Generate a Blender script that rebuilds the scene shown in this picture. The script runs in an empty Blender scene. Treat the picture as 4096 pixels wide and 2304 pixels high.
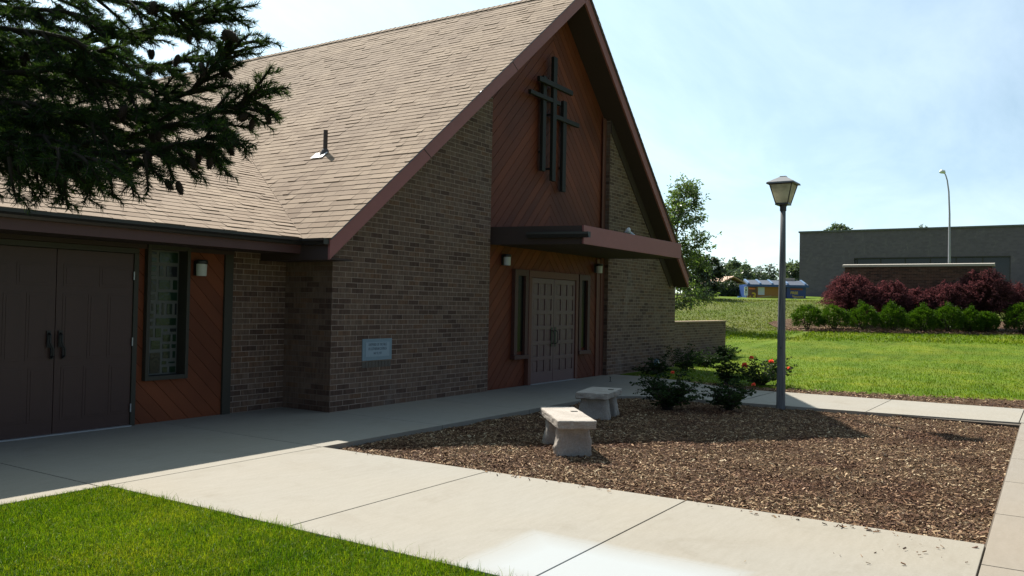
import bpy, bmesh, math, random
import numpy as np
from mathutils import Vector, Matrix, noise as mnoise

# ------------------------------------------------------------------ camera, sky, sun, exposure
SC = bpy.context.scene
COL = SC.collection
rad = math.radians
CAM = Vector((-8.4614, -8.4696, 1.55))
RX, UX, FX = (0.54253, -0.83982, 0.019064), (-0.027655, 0.004825, 0.999606), (0.83958, 0.542845, 0.020608)
cd = bpy.data.cameras.new('camera'); cam = bpy.data.objects.new('camera', cd); COL.objects.link(cam)
cam.matrix_world = Matrix(((RX[0], UX[0], -FX[0], CAM.x), (RX[1], UX[1], -FX[1], CAM.y), (RX[2], UX[2], -FX[2], CAM.z), (0, 0, 0, 1)))
cd.sensor_width = 36; cd.lens = 29.348; cd.clip_start = .05; cd.clip_end = 3000
SC.camera = cam
SUN_EL, SUN_AZ = rad(49), rad(30.2)          # azimuth from +Y towards +X
SUN = Vector((math.sin(SUN_AZ)*math.cos(SUN_EL), math.cos(SUN_AZ)*math.cos(SUN_EL), math.sin(SUN_EL)))
SUN_STRENGTH, SKY_STRENGTH = 5.0, 0.05
SC.view_settings.view_transform = 'Standard'; SC.view_settings.look = 'None'
SC.view_settings.gamma = 1; SC.view_settings.exposure = 0.92
SC.cycles.use_denoising = True
SC.cycles.max_bounces = 6; SC.cycles.transparent_max_bounces = 12

W = bpy.data.worlds.new('World'); SC.world = W; W.use_nodes = True

class NT:
    def __init__(s, tree): s.t = tree; s.t.nodes.clear()
    def n(s, typ, ins=None, **at):
        nd = s.t.nodes.new(typ)
        for k, v in at.items(): setattr(nd, k, v)
        if ins:
            for k, v in (ins.items() if isinstance(ins, dict) else enumerate(ins)):
                if v is None: continue
                if isinstance(v, bpy.types.NodeSocket): s.t.links.new(v, nd.inputs[k])
                else:
                    sk = nd.inputs[k]
                    if sk.type == 'RGBA' and len(v) == 3: v = (*v, 1)
                    sk.default_value = v
        return nd
    def m(s, op, a, b=None, c=None, clamp=False):
        return s.n('ShaderNodeMath', [a, b, c], operation=op, use_clamp=clamp).outputs[0]
    def mix(s, f, a, b, bt='MIX'):
        nd = s.n('ShaderNodeMix', data_type='RGBA', blend_type=bt)
        for k, v in ((0, f), (6, a), (7, b)):
            if isinstance(v, bpy.types.NodeSocket): s.t.links.new(v, nd.inputs[k])
            else: nd.inputs[k].default_value = (*v, 1) if isinstance(v, tuple) and len(v) == 3 else v
        return nd.outputs[2]
    def ramp(s, f, stops, interp='LINEAR'):
        nd = s.n('ShaderNodeValToRGB', [f]); r = nd.color_ramp; r.interpolation = interp
        while len(r.elements) > 1: r.elements.remove(r.elements[-1])
        for i, (p, c) in enumerate(stops):
            e = r.elements[0] if i == 0 else r.elements.new(p)
            e.position = p; e.color = (*c, 1) if len(c) == 3 else c
        return nd.outputs[0]
    def noise(s, vec, scale, detail=3, rough=.55, dist=0):
        return s.n('ShaderNodeTexNoise', {'Vector': vec, 'Scale': scale, 'Detail': detail, 'Roughness': rough, 'Distortion': dist}).outputs[0]
    def obj(s): return s.n('ShaderNodeTexCoord').outputs['Object']
    def xyz(s, v): return s.n('ShaderNodeSeparateXYZ', [v]).outputs
    def vec(s, x, y, z=0.0): return s.n('ShaderNodeCombineXYZ', [x, y, z]).outputs[0]
    def scale(s, v, sc): return s.n('ShaderNodeMapping', {'Vector': v, 'Scale': sc}).outputs[0]

def build_world():
    nt = NT(W.node_tree)
    sky = nt.n('ShaderNodeTexSky', sky_type='NISHITA', sun_disc=False, sun_elevation=SUN_EL, sun_rotation=SUN_AZ, altitude=1500, air_density=1.0, dust_density=1.2, ozone_density=1.0)
    d = nt.n('ShaderNodeTexCoord').outputs['Generated']
    dt = nt.n('ShaderNodeVectorMath', [d, tuple(SUN)], operation='DOT_PRODUCT').outputs['Value']
    x, y, z = nt.xyz(d)
    zz = nt.m('MAXIMUM', z, .0)
    # thin bright haze round the sun and towards the sunward horizon, with streaky cirrus
    glow = nt.m('POWER', nt.m('MAXIMUM', nt.m('MULTIPLY_ADD', dt, .5, .5), 0.0), 5.5)
    hz = nt.m('POWER', nt.m('SUBTRACT', 1.0, zz), 6.0)
    cz = nt.m('ADD', zz, .12)
    cv = nt.vec(nt.m('DIVIDE', x, cz), nt.m('DIVIDE', y, cz))
    cv2 = nt.n('ShaderNodeMapping', {'Vector': cv, 'Rotation': (0, 0, rad(-18)), 'Scale': (.55, 1.5, 1)}).outputs[0]
    c1 = nt.noise(cv2, 1.1, 7, .62, .5)
    cir = nt.ramp(c1, [(.40, (0, 0, 0)), (.72, (1, 1, 1))])
    sunside = nt.m('MULTIPLY_ADD', dt, 1.3, .22, clamp=True)
    base = sky.outputs[0]
    hazef = nt.m('ADD', nt.m('MULTIPLY_ADD', glow, SKY['glow'], nt.m('MULTIPLY', sunside, SKY['veil'])), nt.m('MULTIPLY', nt.m('MULTIPLY', hz, sunside), SKY['hz']))
    hazec = nt.n('ShaderNodeVectorMath', {0: SKY['col'], 'Scale': hazef}, operation='SCALE').outputs[0]
    s1 = nt.n('ShaderNodeVectorMath', [base, hazec], operation='ADD').outputs[0]
    cc = nt.n('ShaderNodeVectorMath', {0: (1.0, 1.0, 1.0), 'Scale': nt.m('MULTIPLY', nt.m('MULTIPLY', cir, sunside), SKY['cir'])}, operation='SCALE').outputs[0]
    s2 = nt.n('ShaderNodeVectorMath', [s1, cc], operation='ADD').outputs[0]
    bg = nt.n('ShaderNodeBackground', [s2, SKY_STRENGTH])
    nt.n('ShaderNodeOutputWorld', [bg.outputs[0]])
SKY = dict(glow=10.5, hz=3.2, cir=2.0, veil=.9, col=(.76, 1.0, .99))
build_world()

sd = bpy.data.lights.new('sun', 'SUN'); sd.energy = SUN_STRENGTH; sd.angle = rad(.53); sd.color = (1.0, .945, .86)
so = bpy.data.objects.new('sun', sd); COL.objects.link(so); so.rotation_euler = SUN.to_track_quat('Z', 'Y').to_euler()
so.location = (0, 0, 40)

# ------------------------------------------------------------------ helpers
R = random.Random(7)
class MB:
    def __init__(s): s.v = []; s.f = []
    def add(s, vs, fs):
        o = len(s.v); s.v += [tuple(v) for v in vs]; s.f += [tuple(i+o for i in f) for f in fs]
    def box(s, x0, x1, y0, y1, z0, z1):
        s.add([(x, y, z) for z in (z0, z1) for y in (y0, y1) for x in (x0, x1)],
              [(0, 2, 3, 1), (4, 5, 7, 6), (0, 1, 5, 4), (2, 6, 7, 3), (0, 4, 6, 2), (1, 3, 7, 5)])
        return s
    def prism(s, poly, fn):
        """poly: list of 2-D points; fn(p, k) -> 3-D point of end k (0/1)"""
        n = len(poly)
        s.add([fn(p, 0) for p in poly] + [fn(p, 1) for p in poly],
              [tuple(range(n))[::-1], tuple(range(n, 2*n))] + [(i, (i+1) % n, n+(i+1) % n, n+i) for i in range(n)])
        return s
    def slab_y(s, poly, y0, y1): return s.prism(poly, lambda p, k: (p[0], (y0, y1)[k], p[1]))
    def slab_z(s, poly, z0, z1): return s.prism(poly, lambda p, k: (p[0], p[1], (z0, z1)[k]))
    def tube(s, pts, rs, seg=8, cap=True):
        pts = [Vector(p) for p in pts]; n = len(pts); o = []
        if not hasattr(rs, '__len__'): rs = [rs]*n
        up = None
        for i, p in enumerate(pts):
            t = (pts[min(i+1, n-1)] - pts[max(i-1, 0)]).normalized()
            if up is None: up = t.orthogonal().normalized()
            up = (up - t*up.dot(t)).normalized(); b = t.cross(up)
            o += [p + (up*math.cos(2*math.pi*k/seg) + b*math.sin(2*math.pi*k/seg))*rs[i] for k in range(seg)]
        fs = [(i*seg+k, i*seg+(k+1) % seg, (i+1)*seg+(k+1) % seg, (i+1)*seg+k) for i in range(n-1) for k in range(seg)]
        if cap: fs += [tuple(range(seg))[::-1], tuple(range((n-1)*seg, n*seg))]
        s.add(o, fs); return s
    def lathe(s, prof, seg=16, c=(0, 0, 0)):
        o = []
        for r, z in prof: o += [(c[0]+r*math.cos(2*math.pi*k/seg), c[1]+r*math.sin(2*math.pi*k/seg), c[2]+z) for k in range(seg)]
        n = len(prof)
        s.add(o, [(i*seg+k, i*seg+(k+1) % seg, (i+1)*seg+(k+1) % seg, (i+1)*seg+k) for i in range(n-1) for k in range(seg)] +
              [tuple(range(seg))[::-1], tuple(range((n-1)*seg, n*seg))]); return s

def link(name, me, mat, parent=None, loc=None, smooth=False):
    o = bpy.data.objects.new(name, me); COL.objects.link(o)
    if mat: me.materials.append(mat)
    if parent: o.parent = parent
    if loc: o.location = loc
    me.polygons.foreach_set('use_smooth', [bool(smooth)]*len(me.polygons))
    return o
def obj(name, mb, mat, parent=None, loc=None, smooth=False, bevel=0):
    me = bpy.data.meshes.new(name); me.from_pydata(mb.v, [], mb.f)
    bm = bmesh.new(); bm.from_mesh(me)
    bmesh.ops.recalc_face_normals(bm, faces=bm.faces)
    if bevel: bmesh.ops.bevel(bm, geom=bm.edges[:], offset=bevel, segments=2, affect='EDGES', profile=.6, clamp_overlap=True)
    bm.to_mesh(me); bm.free()
    return link(name, me, mat, parent, loc, smooth)
def npmesh(name, V, F, mat, parent=None, loc=None, smooth=False):
    """V (n,3), F (m,k) arrays with one polygon size k"""
    V = np.asarray(V, np.float32); F = np.asarray(F, np.int32); m, k = F.shape
    me = bpy.data.meshes.new(name)
    me.vertices.add(len(V)); me.vertices.foreach_set('co', V.ravel())
    me.loops.add(m*k); me.loops.foreach_set('vertex_index', F.ravel())
    me.polygons.add(m); me.polygons.foreach_set('loop_start', np.arange(m, dtype=np.int32)*k)
    me.polygons.foreach_set('loop_total', np.full(m, k, np.int32))
    me.update(calc_edges=True); me.validate()
    return link(name, me, mat, parent, loc, smooth)
def tag(o, label, cat, group=None, kind=None):
    if label: o['label'] = label
    if cat: o['category'] = cat
    if group: o['group'] = group
    if kind: o['kind'] = kind
    return o
def empty(name, loc, label, cat, group=None, rz=0):
    o = bpy.data.objects.new(name, None); COL.objects.link(o); o.location = loc; o.rotation_euler = (0, 0, rz)
    o.empty_display_size = .1
    return tag(o, label, cat, group)
def structure(o): o['kind'] = 'structure'; return o
def copy_tree(root, loc, label, rz=0, sc=1):
    r = root.copy(); COL.objects.link(r); r.location = loc; r.rotation_euler = (0, 0, rz); r.scale = (sc, sc, sc); r['label'] = label
    for ch in list(root.children):
        c = ch.copy(); COL.objects.link(c); c.parent = r
        for g in list(ch.children):
            d = g.copy(); COL.objects.link(d); d.parent = c
    return r

# ------------------------------------------------------------------ materials
def mat(name, fn):
    m = bpy.data.materials.new(name); m.use_nodes = True; nt = NT(m.node_tree)
    sh = fn(nt); nt.n('ShaderNodeOutputMaterial', [sh]); return m
def pr(nt, col, rough=.7, normal=None, **kw):
    d = {'Base Color': col, 'Roughness': rough}
    if normal is not None: d['Normal'] = normal
    for k, v in kw.items(): d[k.replace('_', ' ')] = v
    return nt.n('ShaderNodeBsdfPrincipled', d).outputs[0]
def bump(nt, h, strength=.4, dist=.01):
    return nt.n('ShaderNodeBump', {'Height': h, 'Strength': strength, 'Distance': dist}).outputs[0]
def plain(name, col, rough=.6, var=.12, scale=14, bstr=.15, metallic=0.0, spec=.5):
    def f(nt):
        v = nt.obj(); a = nt.noise(v, scale, 5, .6); b = nt.noise(v, scale*.13, 3)
        k = nt.m('MULTIPLY_ADD', nt.m('ADD', a, b), var*1.4, 1-var*1.4)
        c = nt.mix(1.0, col, nt.n('ShaderNodeCombineColor', [k, k, k]).outputs[0], 'MULTIPLY')
        return pr(nt, c, rough, bump(nt, a, bstr, .004), Metallic=metallic, Specular_IOR_Level=spec)
    return mat(name, f)
def brick(name, axis, tones, mortar, bw=.254, rh=.0762, streak=1.0):
    def f(nt):
        x, y, z = nt.xyz(nt.obj()); u = x if axis == 'X' else y
        wob = nt.noise(nt.obj(), 5, 2)
        zz = nt.m('MULTIPLY_ADD', nt.m('SUBTRACT', wob, .5), .006, z)
        v = nt.vec(u, zz)
        bt = nt.n('ShaderNodeTexBrick', {'Vector': v, 'Color1': (0, 0, 0, 1), 'Color2': (1, 1, 1, 1), 'Mortar': (0, 0, 0, 1), 'Scale': 1.0, 'Mortar Size': .0048, 'Mortar Smooth': .15, 'Bias': 0.0, 'Brick Width': bw, 'Row Height': rh}, offset=.5, squash=1)
        pb = nt.n('ShaderNodeSeparateColor', [bt.outputs['Color']]).outputs[0]
        patch = nt.noise(nt.obj(), .9, 3)
        pick = nt.m('ADD', pb, nt.m('MULTIPLY', nt.m('SUBTRACT', patch, .5), .55))
        c = nt.ramp(pick, tones)
        st = nt.noise(nt.scale(v, (26.0, 5.0, 1.0)), 1.0, 3)
        c = nt.mix(1.0, c, nt.ramp(st, [(.3, (1-.38*streak,)*3), (.6, (1.0, 1.0, 1.0)), (.78, (1+.2*streak,)*3)]), 'MULTIPLY')
        fine = nt.noise(nt.obj(), 130, 4, .7)
        c = nt.mix(.35, c, nt.ramp(fine, [(.3, (.05, .045, .04)), (.7, (.34, .3, .25))]), 'SOFT_LIGHT')
        ef = nt.noise(nt.scale(v, (1.0, .6, 1.0)), 1.3, 6, .7, .8)
        c = nt.mix(nt.ramp(ef, [(.56, (0, 0, 0)), (.70, (.22, .22, .22))]), c, (.33, .29, .25))
        c = nt.mix(nt.ramp(ef, [(.28, (.3, .3, .3)), (.40, (0, 0, 0))]), c, (.08, .055, .04))
        mo = nt.mix(1.0, mortar, nt.ramp(nt.noise(nt.obj(), 3, 4), [(.3, (.75, .75, .75)), (.7, (1.08, 1.08, 1.08))]), 'MULTIPLY')
        c = nt.mix(bt.outputs['Fac'], c, mo)
        h = nt.m('ADD', nt.m('MULTIPLY', nt.m('SUBTRACT', 1.0, bt.outputs['Fac']), 1.0), nt.m('MULTIPLY', fine, .35))
        return pr(nt, c, .85, bump(nt, h, .7, .006), Specular_IOR_Level=.25)
    return mat(name, f)
TONES = [(.0, (.115, .068, .051)), (.16, (.134, .082, .062)), (.27, (.178, .114, .084)), (.55, (.198, .131, .096)), (.72, (.217, .147, .11)), (.86, (.197, .112, .07)), (1.0, (.21, .141, .105))]
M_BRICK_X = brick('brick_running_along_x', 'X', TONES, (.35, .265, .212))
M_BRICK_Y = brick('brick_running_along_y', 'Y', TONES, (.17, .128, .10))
M_SIGNBRICK = brick('red_brown_brick', 'Y', [(0, (.05, .028, .02)), (.5, (.10, .05, .034)), (1, (.15, .075, .05))], (.16, .12, .09), streak=.5)
M_FARBRICK = brick('dark_block', 'Y', [(0, (.150, .128, .150)), (.5, (.165, .142, .164)), (1, (.178, .152, .175))], (.145, .126, .146), bw=.4, rh=.2, streak=.12)

def wood(name, c0, c1, pitch, xc, chev):
    """diagonal tongue and groove boards: every board has its own tone, grain runs along the board"""
    def f(nt):
        x, y, z = nt.xyz(nt.obj())
        ax = nt.m('ABSOLUTE', nt.m('SUBTRACT', x, xc)) if chev else x
        t = nt.m('MULTIPLY', nt.m('ADD', z, ax), .7071/pitch)
        l = nt.m('MULTIPLY', nt.m('SUBTRACT', z, ax), .7071)
        side = nt.m('GREATER_THAN', x, xc) if chev else 0.0
        idx = nt.m('ADD', nt.m('FLOOR', t), nt.m('MULTIPLY', side, 57.3))
        wn = nt.n('ShaderNodeTexWhiteNoise', {'W': idx}, noise_dimensions='1D').outputs['Value']
        g = nt.noise(nt.vec(nt.m('MULTIPLY', t, 7.0), nt.m('MULTIPLY', l, 1.3), idx), 3.0, 5, .65, .4)
        k = nt.m('MULTIPLY_ADD', wn, .6, nt.m('MULTIPLY_ADD', g, .8, -.2), clamp=True)
        c = nt.mix(k, c0, c1)
        w = nt.noise(nt.obj(), .8, 3)
        c = nt.mix(1.0, c, nt.ramp(w, [(.3, (.72, .72, .74)), (.7, (1.12, 1.1, 1.06))]), 'MULTIPLY')
        return pr(nt, c, .62, bump(nt, g, .25, .003), Specular_IOR_Level=.3)
    return mat(name, f)
M_WOOD = wood('stained_cedar_chevron', (.105, .025, .011), (.20, .050, .019), .16, 6.25, True)
M_WOODW = wood('stained_cedar_boards', (.12, .031, .011), (.22, .060, .021), .16, 0.0, False)
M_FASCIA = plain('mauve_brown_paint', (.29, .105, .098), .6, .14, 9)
M_TRIM = plain('red_brown_trim', (.13, .045, .028), .6, .15, 9)
M_SASH = plain('dark_red_brown_sash', (.075, .028, .020), .6, .15, 9)
M_SOFFIT = plain('dark_brown_soffit', (.045, .026, .022), .75, .15, 6)
M_DARK = plain('dark_olive_trim', (.035, .03, .02), .6, .12, 9)
M_DOOR = plain('brown_mauve_door_paint', (.145, .080, .075), .5, .12, 8)
M_DOORW = plain('dark_brown_door_paint', (.055, .024, .019), .5, .15, 8)
M_GUTTER = plain('dark_bronze_gutter', (.034, .031, .029), .35, .08, 8, metallic=.3)
M_DRIP = plain('slate_drip_edge', (.10, .105, .125), .4, .08, 8, metallic=.4)
M_BLACK = plain('black_iron', (.012, .012, .013), .45, .1, 20)
M_CROSS = plain('blackened_timber', (.010, .0085, .007), .7, .25, 18, .4)
M_GLASS = mat('dark_glass', lambda nt: pr(nt, (.010, .009, .008), .25, None, Specular_IOR_Level=.2))
M_STONE = plain('blue_grey_stone', (.20, .27, .31), .7, .08, 30, .2)
M_STONE2 = plain('pale_blue_stone', (.27, .34, .39), .7, .08, 30, .2)
M_LETTER = plain('engraved_letter', (.07, .10, .13), .8, .05, 30)
M_WHITE = plain('white_plastic', (.72, .74, .74), .4, .05, 20)
M_STEEL = plain('galvanised_steel', (.42, .44, .46), .45, .1, 12, metallic=.6)
M_LEAD = plain('bright_flashing', (.8, .8, .8), .4, .06, 20, metallic=.2)
M_PIPE = plain('dark_vent_pipe', (.05, .036, .032), .6, .1, 20)

def shingle():
    def f(nt):
        r = nt.n('ShaderNodeNewGeometry').outputs['Random Per Island']
        v = nt.obj(); a = nt.noise(v, 90, 4, .7); b = nt.noise(v, .7, 4, .6); g = nt.noise(v, 420, 2, .8)
        c = nt.ramp(r, [(0, (.228, .164, .114)), (.2, (.274, .203, .144)), (.6, (.296, .221, .158)), (.85, (.32, .241, .172)), (1, (.245, .178, .124))])
        c = nt.mix(1.0, c, nt.ramp(b, [(.3, (.86, .85, .86)), (.7, (1.08, 1.08, 1.07))]), 'MULTIPLY')
        c = nt.mix(1.0, c, nt.ramp(g, [(.25, (.68, .67, .66)), (.6, (1.1, 1.1, 1.1))]), 'MULTIPLY')
        return pr(nt, c, .95, bump(nt, a, .25, .003), Specular_IOR_Level=.2)
    return mat('tan_asphalt_shingle', f)
M_SHINGLE = shingle()

def concrete(name, c0, c1, patch=False):
    def f(nt):
        v = nt.obj(); a = nt.noise(v, .55, 5, .6); b = nt.noise(v, 45, 5, .7); s = nt.noise(nt.scale(v, (2, 9, 1)), 2.2, 4, .6)
        c = nt.mix(a, c0, c1)
        c = nt.mix(1.0, c, nt.ramp(b, [(.3, (.93, .93, .92)), (.7, (1.04, 1.04, 1.04))]), 'MULTIPLY')
        c = nt.mix(1.0, c, nt.ramp(s, [(.3, (.95, .945, .93)), (.65, (1.02, 1.02, 1.02))]), 'MULTIPLY')
        bl = nt.noise(v, 1.7, 6, .68, .6); dr = nt.noise(v, .28, 3, .5)
        c = nt.mix(1.0, c, nt.ramp(bl, [(.28, (.90, .885, .86)), (.45, (1, 1, 1)), (.72, (1.03, 1.03, 1.03))]), 'MULTIPLY')
        c = nt.mix(1.0, c, nt.ramp(dr, [(.35, (1.03, 1.0, .96)), (.65, (.97, .99, 1.02))]), 'MULTIPLY')
        r = nt.n('ShaderNodeNewGeometry').outputs['Random Per Island']
        k = nt.m('MULTIPLY_ADD', r, .07, .95)
        c = nt.mix(1.0, c, nt.n('ShaderNodeCombineColor', [k, k, k]).outputs[0], 'MULTIPLY')
        sp = nt.n('ShaderNodeTexVoronoi', {'Vector': v, 'Scale': 7.0, 'Randomness': 1.0}).outputs['Distance']
        c = nt.mix(nt.ramp(sp, [(.018, (.55, .55, .55)), (.03, (0, 0, 0))]), c, (.10, .085, .065))
        if patch:   # worn white paint rubbed on to the slab, with a soft ragged outline
            x, y, z = nt.xyz(v); wv = nt.noise(v, 3.2, 5, .65)
            wv = nt.m('MULTIPLY', nt.m('SUBTRACT', wv, .5), .07)
            dx = nt.m('SUBTRACT', .48, nt.m('ABSOLUTE', nt.m('SUBTRACT', x, -4.02)))
            dy = nt.m('SUBTRACT', .72, nt.m('ABSOLUTE', nt.m('SUBTRACT', y, -6.24)))
            e = nt.m('ADD', nt.m('MINIMUM', dx, dy), wv)
            k = nt.ramp(nt.m('ADD', e, .5), [(.42, (0, 0, 0)), (.505, (.45, .45, .45)), (.512, (.25, .25, .25)), (.52, (.5, .5, .5)), (.75, (1, 1, 1))])
            c = nt.mix(k, c, (.32, .335, .335))
        return pr(nt, c, .88, bump(nt, b, .25, .003), Specular_IOR_Level=.25)
    return mat(name, f)
M_CONC = concrete('broom_finished_concrete', (.252, .232, .194), (.292, .270, .230), True)
M_CONC2 = concrete('old_pinkish_concrete', (0.2233, 0.194, 0.1578), (0.2618, 0.231, 0.1925))
M_JOINT = plain('joint_dirt', (.09, .07, .05), .95, .2, 30)

def grass_mat(name, stops, scale, dry=None, blades=False):
    def f(nt):
        v = nt.n('ShaderNodeNewGeometry').outputs['Position']
        a = nt.noise(v, scale, 5, .65); b = nt.noise(v, scale*6, 4, .7)
        k = nt.m('ADD', nt.m('MULTIPLY', a, .65), nt.m('MULTIPLY', b, .35))
        if blades:
            r = nt.n('ShaderNodeNewGeometry').outputs['Random Per Island']
            k = nt.m('ADD', nt.m('MULTIPLY', k, .65), nt.m('MULTIPLY', r, .35))
        c = nt.ramp(k, stops)
        if dry or blades:
            w1 = nt.noise(v, .45, 5, .65); st_ = nt.noise(nt.n('ShaderNodeMapping', {'Vector': v, 'Rotation': (0, 0, .55), 'Scale': (.12, 1.1, 1)}).outputs[0], 1.6, 3, .5)
            c = nt.mix(nt.ramp(w1, [(.46, (0, 0, 0)), (.62, (.75, .75, .75))]), c, nt.mix(1.0, c, (1.6, 1.18, 1.7), 'MULTIPLY'))
            c = nt.mix(1.0, c, nt.ramp(st_, [(.35, (.84, .88, .84)), (.62, (1.1, 1.07, 1.15))]), 'MULTIPLY')
        if dry:
            x, y, z = nt.xyz(v)
            dd = nt.m('ADD', nt.m('MULTIPLY', nt.m('ADD', x, 8.46), .84), nt.m('MULTIPLY', nt.m('ADD', y, 8.47), .543))
            band = nt.m('MULTIPLY', nt.m('SMOOTH_MIN', nt.m('MULTIPLY', nt.m('SUBTRACT', dd, 36.5), .3), 1.0, .3), nt.m('MULTIPLY_ADD', dd, -.25, 16), clamp=True)
            n2 = nt.noise(v, .35, 4, .7)
            band = nt.m('MULTIPLY', nt.m('MAXIMUM', band, 0.0, clamp=True), nt.ramp(n2, [(.2, (.3, .3, .3)), (.5, (1, 1, 1))]))
            c = nt.mix(band, c, nt.ramp(k, dry))
        if blades:
            df = nt.n('ShaderNodeBsdfDiffuse', [c]).outputs[0]
            tr = nt.n('ShaderNodeBsdfTranslucent', [nt.mix(1.0, c, (1.3, 1.4, .6), 'MULTIPLY')]).outputs[0]
            gl = nt.n('ShaderNodeBsdfGlossy', {'Color': (1, 1, 1, 1), 'Roughness': .35}).outputs[0]
            return nt.n('ShaderNodeMixShader', [.004, nt.n('ShaderNodeMixShader', [.45, df, tr]).outputs[0], gl]).outputs[0]
        return pr(nt, c, .95, bump(nt, b, .8, .05), Specular_IOR_Level=.1)
    return mat(name, f)
G_ST = [(.3, (.036, .085, .003)), (.44, (.062, .132, .004)), (.54, (.115, .185, .006)), (.66, (.20, .245, .012))]
M_BLADE = grass_mat('lawn_blades', G_ST, .8, None, True)
M_SOILG = grass_mat('lawn_thatch', [(.3, (0.01386, 0.0308, 0.00462)), (.7, (0.0385, 0.06545, 0.01078))], 1.2)
M_LAWN = grass_mat('mown_lawn', [(.3, (.042, .082, .003)), (.5, (.074, .122, .005)), (.66, (.108, .152, .008)), (.8, (.15, .165, .018))], .35,
                   [(.3, (0.05775, 0.07315, 0.0154)), (.5, (0.0924, 0.1078, 0.02618)), (.7, (0.1386, 0.1347, 0.0462))])
M_TUFT = grass_mat('rough_grass', [(.3, (.044, .088, .003)), (.5, (.078, .13, .005)), (.75, (.128, .17, .011))], .35,
                   [(.3, (0.0539, 0.07315, 0.0154)), (.5, (0.0924, 0.1116, 0.02618)), (.75, (0.1463, 0.1463, 0.05005))], True)

def leafmat(name, stops, trans=.35, tcol=(1.3, 1.4, .6), clump=2.0, gloss=.05):
    def f(nt):
        r = nt.n('ShaderNodeNewGeometry').outputs['Random Per Island']
        a = nt.noise(nt.n('ShaderNodeNewGeometry').outputs['Position'], clump, 3)
        k = nt.m('ADD', nt.m('MULTIPLY', r, .55), nt.m('MULTIPLY', a, .45))
        c = nt.ramp(k, stops)
        df = nt.n('ShaderNodeBsdfDiffuse', [c]).outputs[0]
        tr = nt.n('ShaderNodeBsdfTranslucent', [nt.mix(1.0, c, tcol, 'MULTIPLY')]).outputs[0]
        gl = nt.n('ShaderNodeBsdfGlossy', {'Color': (1, 1, 1, 1), 'Roughness': .4}).outputs[0]
        return nt.n('ShaderNodeMixShader', [gloss, nt.n('ShaderNodeMixShader', [trans, df, tr]).outputs[0], gl]).outputs[0]
    return mat(name, f)
M_ASH = leafmat('ash_leaves', [(.2, (.060, .10, .030)), (.5, (.105, .16, .05)), (.8, (.165, .21, .075))], .52)
M_NEEDLE = leafmat('spruce_needles', [(.2, (.012, .024, .010)), (.55, (.022, .042, .015)), (.85, (.055, .085, .022))], .38, gloss=.01)
M_BOX = leafmat('boxwood_leaves', [(.2, (0.01694, 0.0462, 0.00462)), (.5, (0.04235, 0.0924, 0.0077)), (.85, (0.0847, 0.1386, 0.0154))], .35, gloss=.01)
M_BARB = leafmat('barberry_leaves', [(.2, (.050, .024, .027)), (.5, (.10, .046, .050)), (.85, (.23, .098, .10))], .4, (1.2, .85, .85), gloss=0.0)
M_ROSE = leafmat('rose_leaves', [(.2, (.009, .022, .007)), (.55, (.019, .042, .011)), (.85, (.045, .075, .018))], .35, gloss=.01)
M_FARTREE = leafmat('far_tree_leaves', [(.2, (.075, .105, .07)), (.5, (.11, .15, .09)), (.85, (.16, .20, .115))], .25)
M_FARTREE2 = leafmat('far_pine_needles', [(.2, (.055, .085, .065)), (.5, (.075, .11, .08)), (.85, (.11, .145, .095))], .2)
M_HEDGE = leafmat('hedge_leaves', [(.2, (0.0231, 0.04235, 0.01694)), (.5, (0.0385, 0.0616, 0.0231)), (.85, (0.05775, 0.0847, 0.0308))], .25)
M_PETAL = leafmat('coral_petals', [(.2, (.75, .09, .06)), (.6, (.9, .15, .09)), (.9, (.9, .25, .14))], .35, (1.1, .9, .8), gloss=.02)
M_BARK = plain('grey_brown_bark', (.10, .08, .062), .9, .3, 16, .6)
M_TWIG = plain('brown_twig', (.035, .025, .018), .9, .25, 20, .4)
M_CONE = plain('brown_cone', (.030, .016, .010), .85, .3, 60, .8)

def chipmat():
    def f(nt):
        r = nt.n('ShaderNodeNewGeometry').outputs['Random Per Island']
        g = nt.noise(nt.obj(), 160, 3, .6); a = nt.noise(nt.obj(), .9, 4, .6)
        c = nt.ramp(r, [(0, (.055, .026, .014)), (.26, (.118, .06, .032)), (.52, (.20, .114, .06)), (.75, (.30, .188, .098)), (.9, (.44, .315, .18)), (1, (.58, .47, .31))])
        dk = nt.ramp(a, [(.45, (1, 1, 1)), (.66, (.66, .52, .50))])
        c = nt.mix(1.0, c, dk, 'MULTIPLY')
        return pr(nt, c, .85, bump(nt, g, .4, .002), Specular_IOR_Level=.3)
    return mat('shredded_bark', f)
M_CHIP = chipmat()
def soil():
    def f(nt):
        v = nt.obj(); a = nt.noise(v, 55, 5, .75); b = nt.noise(v, .9, 4, .6); g = nt.noise(nt.scale(v, (1, 2.6, 1)), 120, 3, .7)
        c = nt.ramp(a, [(.3, (.040, .021, .011)), (.5, (.098, .057, .029)), (.68, (.17, .106, .055)), (.8, (.26, .18, .10))])
        c = nt.mix(1.0, c, nt.ramp(b, [(.45, (1, 1, 1)), (.68, (.62, .5, .48))]), 'MULTIPLY')
        return pr(nt, c, .95, bump(nt, nt.m('ADD', a, g), 1.0, .02), Specular_IOR_Level=.15)
    return mat('bark_fines', f)
M_SOIL = soil()
def benchstone():
    def f(nt):
        v = nt.obj(); a = nt.noise(v, 60, 6, .75); b = nt.noise(v, 5, 4)
        c = nt.ramp(a, [(.25, (0.2618, 0.2271, 0.1925)), (.5, (0.3696, 0.3311, 0.2888)), (.75, (0.462, 0.4274, 0.385))])
        c = nt.mix(1.0, c, nt.ramp(b, [(.3, (.8, .78, .76)), (.7, (1.05, 1.05, 1.05))]), 'MULTIPLY')
        return pr(nt, c, .9, bump(nt, a, .55, .006), Specular_IOR_Level=.25)
    return mat('rough_cut_sandstone', f)
M_BENCH = benchstone()
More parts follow.
